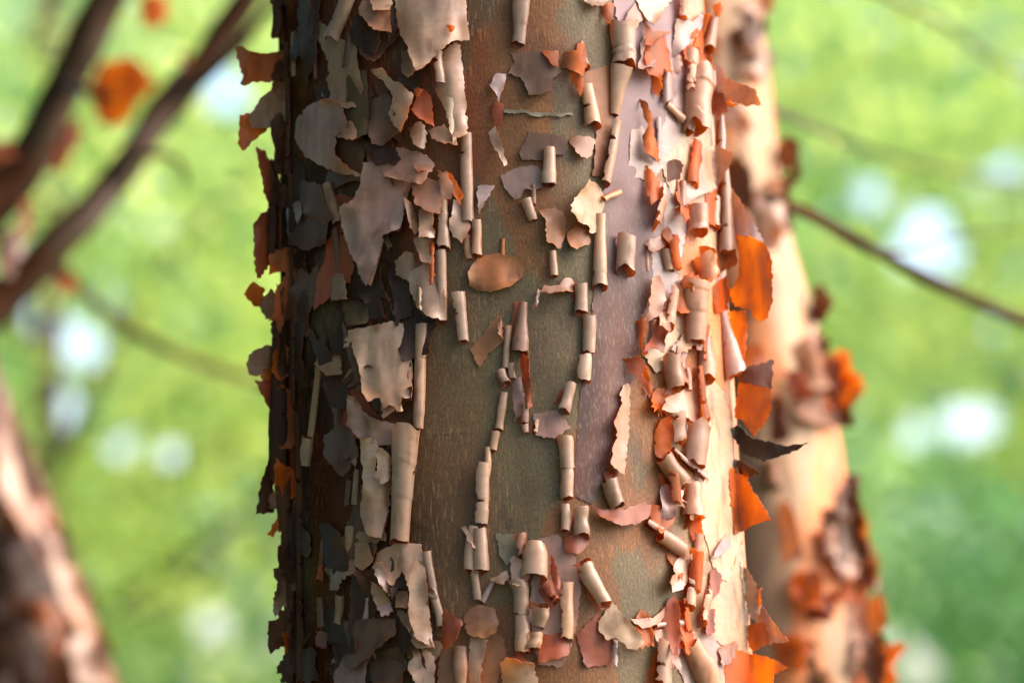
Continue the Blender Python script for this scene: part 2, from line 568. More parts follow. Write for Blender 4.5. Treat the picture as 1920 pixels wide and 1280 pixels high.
        D = {'D': (0, 1), 'U': (0, -1), 'L': (-1, 0), 'R': (1, 0), 'DL': (-.7, .7), 'DR': (.7, .7), 'UL': (-.7, -.7), 'UR': (.7, -.7)}[dirn]
        s = Q[:, 0] * D[0] + Q[:, 1] * D[1]
        s = (s - s.min()) / max(1e-6, s.max() - s.min())
        q = Q[:, 0] if axis == 'v' else Q[:, 1]
        q = (q - q.min()) / max(1e-6, q.max() - q.min())
        h = 0.8 + base * (1 - np.exp(-s / 0.13)) + 1.25 * lift * s ** 1.6 + bulge * (1 - (2 * q - 1) ** 2)
        o = rnd.uniform(0, 100)
        size = (hi - lo).max()
        wv = np.array([mnoise.noise(Vector((x / 28.0 + o, y / 110.0, o))) for x, y in Q])
        h = h + wave * wv * (0.3 + s) * min(6.0, size / 14)
        tw = rnd.choice([-1, 1]) * rnd.uniform(0.10, 0.24) * min(size, 90) * twist
        h = h + tw * s * (q - 0.5) + abs(tw) * 0.5 * s
        bd = np.min(np.hypot(Q[:, 0][:, None] - P[:, 0], Q[:, 1][:, None] - P[:, 1]), 1)
        ev = np.array([mnoise.noise(Vector((x / 42.0 + o, y / 42.0 - o, 3.0))) for x, y in Q])
        h = h + ecurl * np.exp(-bd / (1.5 + size / 14)) * np.clip(ev * 2.2 + 0.35, -0.2, 1.5) * (0.35 + s) * min(1.6, size / 55)
        if fold:
            h = h + fold * np.abs(2 * q - 1)
        if depth is None:
            t = self.t.depth(Q)
        else:
            t = np.full(len(Q), depth)
        V = CAM + rays(Q) * (t - np.maximum(h, 0.6) * self.px)[:, None]
        nr = vnormals(V, F)
        if (nr * (CAM - V)).sum() < 0:
            F = F[:, ::-1]
            nr = -nr
        return two_sided(name, V, F, nr, tone, back or BACK[tone], self.parent, self.o, edge=edge)

def inside(P, x, y):
    x0, y0 = P[:, 0], P[:, 1]
    x1, y1 = np.roll(x0, -1), np.roll(y0, -1)
    c = (y0 > y) != (y1 > y)
    with np.errstate(divide='ignore', invalid='ignore'):
        k = x < (x1 - x0) * (y - y0) / (y1 - y0) + x0
    return bool(np.count_nonzero(c & k) % 2)

# ------------------------------------------------------------------ ground
def ground_mat():
    m, nt, out = newmat('leaf litter and grass')
    tc = N(nt, 'ShaderNodeTexCoord')
    n1 = N(nt, 'ShaderNodeTexNoise')
    n1.inputs['Scale'].default_value = 0.8
    n1.inputs['Detail'].default_value = 8
    nt.links.new(tc.outputs['Object'], n1.inputs['Vector'])
    n2 = N(nt, 'ShaderNodeTexNoise')
    n2.inputs['Scale'].default_value = 40
    n2.inputs['Detail'].default_value = 6
    nt.links.new(tc.outputs['Object'], n2.inputs['Vector'])
    c = ramp(nt, n1.outputs[0], [(0.38, (0.05, 0.09, 0.025)), (0.55, (0.08, 0.10, 0.03)), (0.68, (0.11, 0.075, 0.045))])
    g = ramp(nt, n2.outputs[0], [(0.3, (0.5, 0.5, 0.5)), (0.7, (1.2, 1.2, 1.2))])
    c = mixc(nt, 1.0, c, g, 'MULTIPLY')
    pb = N(nt, 'ShaderNodeBsdfPrincipled')
    nt.links.new(c, pb.inputs[0])
    pb.inputs['Roughness'].default_value = 0.95
    nt.links.new(pb.outputs[0], out.inputs[0])
    return m

g = 900.0
go = link('ground', mesh('ground', [(-g, -g, 0), (g, -g, 0), (g, g, 0), (-g, g, 0)], [(0, 1, 2, 3)], [ground_mat()]))
go['kind'] = 'structure'

# ------------------------------------------------------------------ the paperbark in focus
def edge_axis(rows, y):
    """photo rows (py, left edge, right edge) -> z, x, y, r lists of a stem standing at world depth y"""
    zs, xs, ys, rs = [], [], [], []
    for py, xl, xr in rows:
        c = (xl + xr) / 2
        d = rays([[c, py]])[0]
        t = (y - CAM[1]) / d[1]
        p = CAM + d * t
        zs.append(p[2]); xs.append(p[0]); ys.append(y)
        rs.append((xr - xl) / 2 * W / 1920 * t * 0.998)
    return zs, xs, ys, rs

rows = [(1280, 545, 1408), (0, 522, 1320)]
z, x, y, r = edge_axis(rows, 0.0)
def extrap(zq, za, va):
    return va[0] + (va[1] - va[0]) * (zq - za[0]) / (za[1] - za[0])
zq = [0.0, 0.25, 0.7, z[0], z[1], 3.6]
main = Trunk(zq, [extrap(k, z, x) for k in zq], [0] * 6, [extrap(0.7, z, r) * 1.55, extrap(0.7, z, r) * 1.15, extrap(0.7, z, r), r[0], r[1], extrap(3.6, z, r) * 1.05])
base = (float(main.x[0]), 0.0, 0.0)
tree = empty('paperbark_tree', base, 'sharp near trunk with curling tan, brown and orange bark, filling the middle', 'tree')
K = 1.0
stops = [(0.0, (0.030, 0.016, 0.011)), (0.20, (0.034, 0.018, 0.012)), (0.30, (0.052, 0.029, 0.016)), (0.36, (0.080, 0.040, 0.016)), (0.455, (0.094, 0.049, 0.020)),  # dark start: deep brown bark with the left side's shade painted in
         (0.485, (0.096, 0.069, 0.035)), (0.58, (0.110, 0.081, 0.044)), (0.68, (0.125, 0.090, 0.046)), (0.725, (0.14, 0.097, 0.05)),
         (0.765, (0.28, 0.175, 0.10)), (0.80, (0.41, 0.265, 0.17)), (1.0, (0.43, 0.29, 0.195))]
zs = np.concatenate([np.linspace(0, 1.5, 40)[:-1], np.linspace(1.5, 2.35, 240)[:-1], np.linspace(2.35, 3.6, 30)])
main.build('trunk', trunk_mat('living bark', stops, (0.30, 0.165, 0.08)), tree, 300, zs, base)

B = Bark(main, tree, base)
C, F_ = B.curl, B.flake
exec_data = True

# broad thin layers lying on the stem, each with its own torn outline
for pts, tone, kw in [
    ("1150,-10 1285,-10 1290,130 1240,240 1215,330 1250,420 1222,470 1225,540 1196,610 1200,700 1165,740 1150,830 1135,900 1110,945 1075,930 1085,760 1110,600 1122,400 1140,330 1170,140", 'speck', dict(lift=2, dirn='R')),
    ("1195,130 1290,100 1280,250 1225,340 1180,330 1185,200", 'lav', dict(lift=2, dirn='DR')),
    ("1180,440 1215,330 1250,345 1290,420 1270,520 1235,640 1190,600", 'lav', dict(lift=3, dirn='R')),
    ("955,100 1047,95 1048,125 1055,135 1035,150 1035,168 1010,178 992,178 983,155 975,145 953,138 965,115", 'brown', dict(lift=7)),
    ("990,245 1010,250 1060,255 1065,275 1060,292 1045,290 1018,285 1018,300 980,300 973,285 985,265", 'brown', dict(lift=4)),
    ("938,330 960,318 1000,310 1018,320 1018,352 985,355 975,372 965,375 945,352", 'mauve', dict(lift=5)),
    ("945,206 985,205 1000,211 1075,212 1075,217 1000,218 985,212 945,212", 'olive', dict(lift=2, base=2)),
    ("1085,140 1145,120 1150,200 1130,330 1112,330 1120,230", 'rust', dict(lift=2)),
    ("1000,775 1045,768 1070,800 1040,822 1005,815", 'mauve', dict(lift=5)),
    ("880,655 905,625 935,585 945,640 920,660 900,690", 'rust', dict(lift=1)),
    ("1010,1010 1045,1000 1075,1030 1090,1100 1080,1180 1055,1250 1010,1245 990,1150", 'mauve', dict(lift=3)),
    ("1080,1190 1120,1150 1150,1200 1145,1245 1100,1252", 'red', dict(lift=2)),
    ("1240,765 1275,735 1310,710 1325,700 1365,740 1380,900 1390,1010 1365,1090 1340,1075 1310,960 1300,850", 'cream', dict(lift=2, dirn='L')),
    ("1330,1100 1365,1090 1392,1010 1405,1180 1385,1235 1345,1200 1325,1190", 'cream', dict(lift=1)),
    ("1255,1200 1290,1180 1340,1190 1360,1235 1350,1300 1290,1300", 'lav', dict(lift=3, dirn='R')),
    ("930,1000 960,1000 975,1040 950,1060 935,1040", 'olive', dict(lift=2)),
    ("825,1190 850,1160 930,1150 950,1220 930,1290 820,1290", 'rust', dict(lift=2)),
    ("1205,600 1245,560 1275,600 1270,665 1230,700 1208,665", 'cream', dict(lift=2)),
    ("1225,520 1290,520 1285,640 1255,600 1240,560", 'tan', dict(lift=2)),
    ("1235,235 1290,235 1300,300 1290,370 1265,380 1240,310", 'cream', dict(lift=2)),
]:
    F_(pts, tone, wave=0.3, ecurl=1.5, bulge=0, twist=0, name='bark_sheet', **kw)

# shaggy layers on the shaded side, gap shadows painted into their tones; sunny-side scraps
fr = random.Random(23)
def ragged(cx, cy, w, h, k=15):
    a0, lean = fr.uniform(0, 6.3), fr.uniform(-.25, .25)
    o = []
    for a in np.linspace(0, 2 * math.pi, k + 1)[:-1]:
        e = fr.choice([0.62, 0.8, 0.95, 1.0, 1.1, 1.25]) * (1 + .15 * math.sin(2 * a + a0))
        y = h / 2 * math.copysign(abs(math.sin(a)) ** .6, math.sin(a)) * e
        o.append((cx + w / 2 * math.copysign(abs(math.cos(a)) ** .6, math.cos(a)) * e + lean * y, cy + y))
    return o
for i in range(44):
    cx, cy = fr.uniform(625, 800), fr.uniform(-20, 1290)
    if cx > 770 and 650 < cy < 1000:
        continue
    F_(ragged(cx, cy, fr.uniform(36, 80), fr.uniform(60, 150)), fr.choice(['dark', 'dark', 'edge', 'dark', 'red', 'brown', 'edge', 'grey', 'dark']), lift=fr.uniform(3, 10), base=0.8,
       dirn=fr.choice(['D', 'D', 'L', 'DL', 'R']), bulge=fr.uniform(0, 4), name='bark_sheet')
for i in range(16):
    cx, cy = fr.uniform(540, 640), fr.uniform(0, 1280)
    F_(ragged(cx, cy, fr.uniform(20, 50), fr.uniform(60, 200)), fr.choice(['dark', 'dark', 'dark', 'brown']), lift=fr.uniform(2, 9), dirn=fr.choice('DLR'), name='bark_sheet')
for i in range(24):
    cx, cy = fr.uniform(1205, 1350), fr.uniform(0, 1280)
    if cx > 1320 and cy > 700:
        continue
    F_(ragged(cx, cy, fr.uniform(18, 46), fr.uniform(30, 90)), fr.choice(['pink', 'orange', 'orange', 'orange', 'tan', 'rose', 'tan', 'red']), lift=fr.uniform(10, 26), ecurl=10,
       dirn=fr.choice(['R', 'D', 'DR']), bulge=fr.uniform(0, 6), name='bark_sheet')

# scrolls: x0 y0 x1 y1 w0 w1 tone options
for a in [
    (978, -14, 969, 88, 30, 30, 'tan', dict(cut=0.6)), (1088, 78, 1097, 130, 12, 26, 'pink', dict(turns=.9)),
    (1098, 160, 1116, 245, 26, 36, 'tan', dict(cut=0.7, strip=.5)), (1030, 277, 1030, 350, 24, 24, 'tan', dict(strip=.9)),
    (1001, 345, 1001, 385, 11, 11, 'pink', {}), (984, 373, 999, 416, 24, 14, 'tan', {}), (1037, 470, 1040, 520, 15, 15, 'tan', {}),
    (1127, 400, 1124, 545, 25, 26, 'tan', dict(cut=0.8)), (1155, 226, 1130, 348, 28, 26, 'tan', dict(strip=.5)),
    (1168, 128, 1152, 218, 40, 20, 'tan', {}), (1174, 40, 1170, 132, 48, 50, 'tan', dict(cut=.6, turns=.95)),
    (1310, 104, 1308, 242, 62, 60, 'tan', dict(top=.85, cut=.05, turns=.98, lift=10, strip=.3)),
    (1342, 30, 1330, 104, 14, 32, 'tan', dict(cut=.9, turns=.95, lift=6)), (1233, 220, 1234, 302, 14, 14, 'lav', {}),
    (1250, 196, 1284, 226, 13, 20, 'tan', dict(lift=5)), (1352, 216, 1354, 285, 14, 18, 'lav', dict(lift=4)),
    (1360, 310, 1368, 488, 16, 34, 'tan', dict(cut=.9, lift=6, strip=.3)), (1308, 384, 1306, 440, 42, 40, 'tan', dict(lift=5, turns=.9)),
    (1316, 474, 1330, 530, 44, 46, 'tan', dict(lift=6, turns=.9, cut=.3)), (1252, 467, 1258, 512, 22, 22, 'tan', {}),
    (1176, 442, 1177, 520, 40, 40, 'tan', dict(cut=.95, strip=.25, lift=4, turns=.9)),
    (1303, 520, 1306, 655, 50, 42, 'tan', dict(turns=.85, lift=5, cut=.9)), (1091, 531, 1091, 590, 27, 27, 'tan', {}),
    (1103, 590, 1102, 662, 27, 27, 'tan', dict(cut=.2)), (1097, 664, 1096, 715, 30, 30, 'tan', dict(cut=.2)),
    (1070, 718, 1054, 775, 24, 26, 'tan', {}), (1060, 817, 1061, 878, 30, 28, 'tan', dict(cut=.1, strip=.2)),
    (1062, 879, 1063, 938, 27, 24, 'tan', dict(strip=.2)), (1140, 900, 1160, 952, 34, 30, 'tan', dict(lift=2)),
    (1212, 978, 1241, 1000, 16, 20, 'tan', dict(lift=3)), (1240, 1004, 1290, 1036, 26, 34, 'tan', dict(lift=4, turns=.9)),
    (1293, 1040, 1302, 1090, 27, 28, 'tan', dict(lift=4)), (1298, 1088, 1290, 1144, 28, 28, 'tan', dict(lift=3)),
    (1325, 1105, 1310, 1170, 26, 28, 'tan', dict(lift=4)), (1230, 1173, 1284, 1167, 12, 13, 'lav', dict(lift=5)),
    (1296, 1205, 1345, 1300, 38, 60, 'tan', dict(lift=4, turns=.85)), (1092, 1050, 1138, 1138, 33, 32, 'tan', dict(cut=.8, top=.4, lift=3)),
    (1064, 1090, 1058, 1207, 26, 30, 'tan', dict(cut=.9, lift=2)), (1060, 944, 1060, 998, 18, 18, 'tan', {}),
    (1088, 950, 1088, 1014, 31, 31, 'tan', dict(cut=.9)), (1000, 1016, 997, 1086, 44, 46, 'tan', dict(turns=.85, cut=.1)),
    (975, 1000, 978, 1046, 20, 22, 'pink', {}), (972, 1084, 975, 1150, 32, 32, 'tan', dict(cut=.1, strip=.2)),
    (975, 1150, 978, 1228, 30, 26, 'tan', dict(strip=.2)), (1018, 1095, 1046, 1130, 22, 28, 'red', dict(lift=4)),
    (1016, 1134, 1006, 1178, 36, 24, 'tan', dict(lift=2, turns=.85)), (1002, 1184, 1001, 1222, 28, 28, 'tan', dict(cut=.7, lift=2)),
    (906, 868, 898, 985, 26, 28, 'tan', dict(strip=.8)), (885, 985, 880, 1075, 20, 24, 'tan', {}), (899, 990, 900, 1074, 28, 28, 'tan', {}),
    (888, 1070, 895, 1127, 14, 15, 'tan', {}), (925, 1090, 902, 1130, 10, 14, 'lav', {}), (861, 1212, 862, 1300, 26, 26, 'pink', {}),
    (800, 1034, 812, 1105, 18, 20, 'tan', {}), (810, 1100, 826, 1178, 19, 20, 'tan', {}),
    (790, 608, 789, 672, 27, 26, 'tan', dict(cut=.1)), (788, 672, 786, 806, 25, 21, 'tan', dict(cut=.3)),
    (762, 800, 750, 1016, 52, 44, 'tan', dict(turns=.9, cut=.1, lift=4)), (858, 546, 867, 642, 26, 25, 'tan', dict(cut=.4)),
    (943, 447, 942, 482, 8, 9, 'rust', {}), (890, 412, 894, 482, 20, 22, 'tan', dict(lift=3)), (876, 440, 880, 488, 15, 14, 'tan', {}),
    (872, 250, 878, 420, 22, 24, 'tan', dict(turns=.9)), (820, 98, 822, 162, 23, 22, 'tan', dict(lift=8)),
    (826, 338, 826, 470, 24, 26, 'tan', dict(lift=3)), (825, 470, 828, 604, 26, 20, 'tan', dict(lift=3)),
    (946, 735, 936, 808, 16, 16, 'tan', {}), (929, 808, 924, 846, 17, 15, 'tan', {}), (915, 838, 912, 898, 12, 15, 'tan', {}),
    (953, 610, 947, 692, 14, 12, 'tan', {}), (982, 566, 973, 664, 20, 27, 'pink', dict(strip=.9)), (958, 680, 960, 712, 13, 13, 'tan', {}),
    (940, 692, 950, 724, 16, 18, 'tan', dict(lift=4, cut=.9)), (980, 750, 984, 795, 18, 16, 'mauve', {}), (983, 795, 987, 812, 12, 11, 'lav', {}),
    (1006, 785, 1000, 812, 10, 14, 'tan', {}), (1258, 664, 1264, 732, 32, 34, 'tan', dict(lift=3)),
    (1324, 632, 1328, 722, 26, 44, 'tan', dict(lift=7, turns=.85, cut=.7)), (1316, 792, 1305, 878, 50, 42, 'tan', dict(lift=5, turns=.85)),
    (1246, 856, 1284, 908, 32, 36, 'tan', dict(lift=4)), (1262, 842, 1326, 902, 13, 16, 'lav', dict(lift=10)),
    (1356, 585, 1382, 710, 16, 42, 'lav', dict(lift=6, cut=.6, turns=.9)), (1300, 905, 1300, 976, 38, 38, 'tan', dict(lift=2, turns=.9)),
    (1133, 373, 1166, 358, 12, 10, 'cream', dict(lift=9)), (522, -14, 520, 74, 32, 30, 'grey', dict(cut=.8, side='R')),
    (550, 60, 550, 146, 14, 12, 'grey', {}), (650, -10, 620, 80, 27, 40, 'tan', dict(turns=.85, lift=3)),
    (522, 640, 523, 900, 34, 34, 'grey', dict(side='R', cut=.2)), (530, 900, 532, 1004, 32, 28, 'grey', dict(side='R')),
    (536, 1004, 550, 1300, 26, 26, 'grey', dict(side='R')), (599, 668, 580, 822, 14, 17, 'grey', dict(lift=6)),
    (578, 818, 573, 876, 26, 24, 'tan', dict(lift=6, cut=.5)), (610, 345, 632, 424, 20, 20, 'grey', dict(lift=6)),
    (580, 412, 568, 464, 9, 9, 'mauve', dict(lift=9)), (655, 985, 652, 1040, 18, 20, 'grey', {}), (637, 1116, 632, 1172, 17, 18, 'grey', {}),
    (716, 452, 690, 536, 6, 12, 'pink', dict(lift=18)), (682, 530, 688, 590, 8, 10, 'tan', dict(lift=6)),
    (510, 386, 506, 502, 26, 24, 'dark', dict(side='R')), (527, 240, 520, 330, 22, 26, 'grey', dict(side='R')),
    (530, 540, 527, 640, 26, 24, 'grey', dict(side='R')),
    (545, 150, 542, 330, 18, 20, 'dark', dict(side='R')), (547, 330, 548, 560, 16, 18, 'brown', dict(side='R')), (556, 560, 552, 760, 18, 20, 'dark', dict(side='R')),
    (556, 770, 560, 905, 16, 22, 'grey', dict(side='R')), (562, 905, 566, 1280, 18, 22, 'dark', dict(side='R')), (538, 80, 536, 160, 16, 14, 'dark', dict(side='R')),
    (515, 560, 517, 650, 18, 16, 'brown', dict(side='R')), (545, 870, 548, 1010, 16, 16, 'dark', dict(side='R')), (505, 300, 512, 390, 20, 20, 'dark', dict(side='R')),
    (668, 880, 664, 950, 14, 16, 'grey', {}), (655, 900, 650, 950, 12, 14, 'brown', {}), (607, 1010, 603, 1060, 12, 12, 'brown', {}), (600, 1120, 604, 1180, 16, 16, 'brown', {}),
    (628, 430, 634, 510, 16, 14, 'brown', {}), (690, 1120, 684, 1165, 10, 12, 'rose', dict(lift=6)), (700, 250, 712, 300, 18, 16, 'brown', {}), (590, 60, 592, 150, 10, 10, 'brown', {}),
    (672, 690, 678, 740, 18, 16, 'brown', dict(lift=4)), (645, 715, 662, 690, 8, 8, 'grey', dict(lift=5)), (655, 60, 650, 130, 16, 18, 'brown', {}),
    (1298, 118, 1302, 150, 14, 16, 'pink', {}), (1282, 340, 1278, 390, 16, 20, 'pink', dict(lift=6)), (1265, 470, 1270, 515, 10, 10, 'lav', {}), (1342, 370, 1340, 430, 18, 20, 'tan', dict(lift=4)),
    (1228, 600, 1226, 650, 14, 14, 'tan', {}), (1286, 690, 1290, 735, 16, 20, 'pink', dict(lift=4)), (1213, 470, 1214, 510, 8, 10, 'pink', {}), (1310, 1000, 1308, 1040, 20, 20, 'pink', dict(lift=3)),
]:
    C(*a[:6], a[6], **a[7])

for i in range(15):
    cx, cy = fr.uniform(1225, 1345), -10 + i * 88 + fr.uniform(-25, 25)
    if cx > 1310 and cy > 700:
        cx -= 60
    C(cx, cy, cx + fr.uniform(-14, 14), cy + fr.uniform(45, 105), fr.uniform(22, 40), fr.uniform(22, 40), fr.choice(['tan', 'tan', 'orange']), lift=fr.uniform(3, 9), turns=fr.choice([.5, .6, .7]),
      cut=fr.uniform(.3, .9), rag=.25)

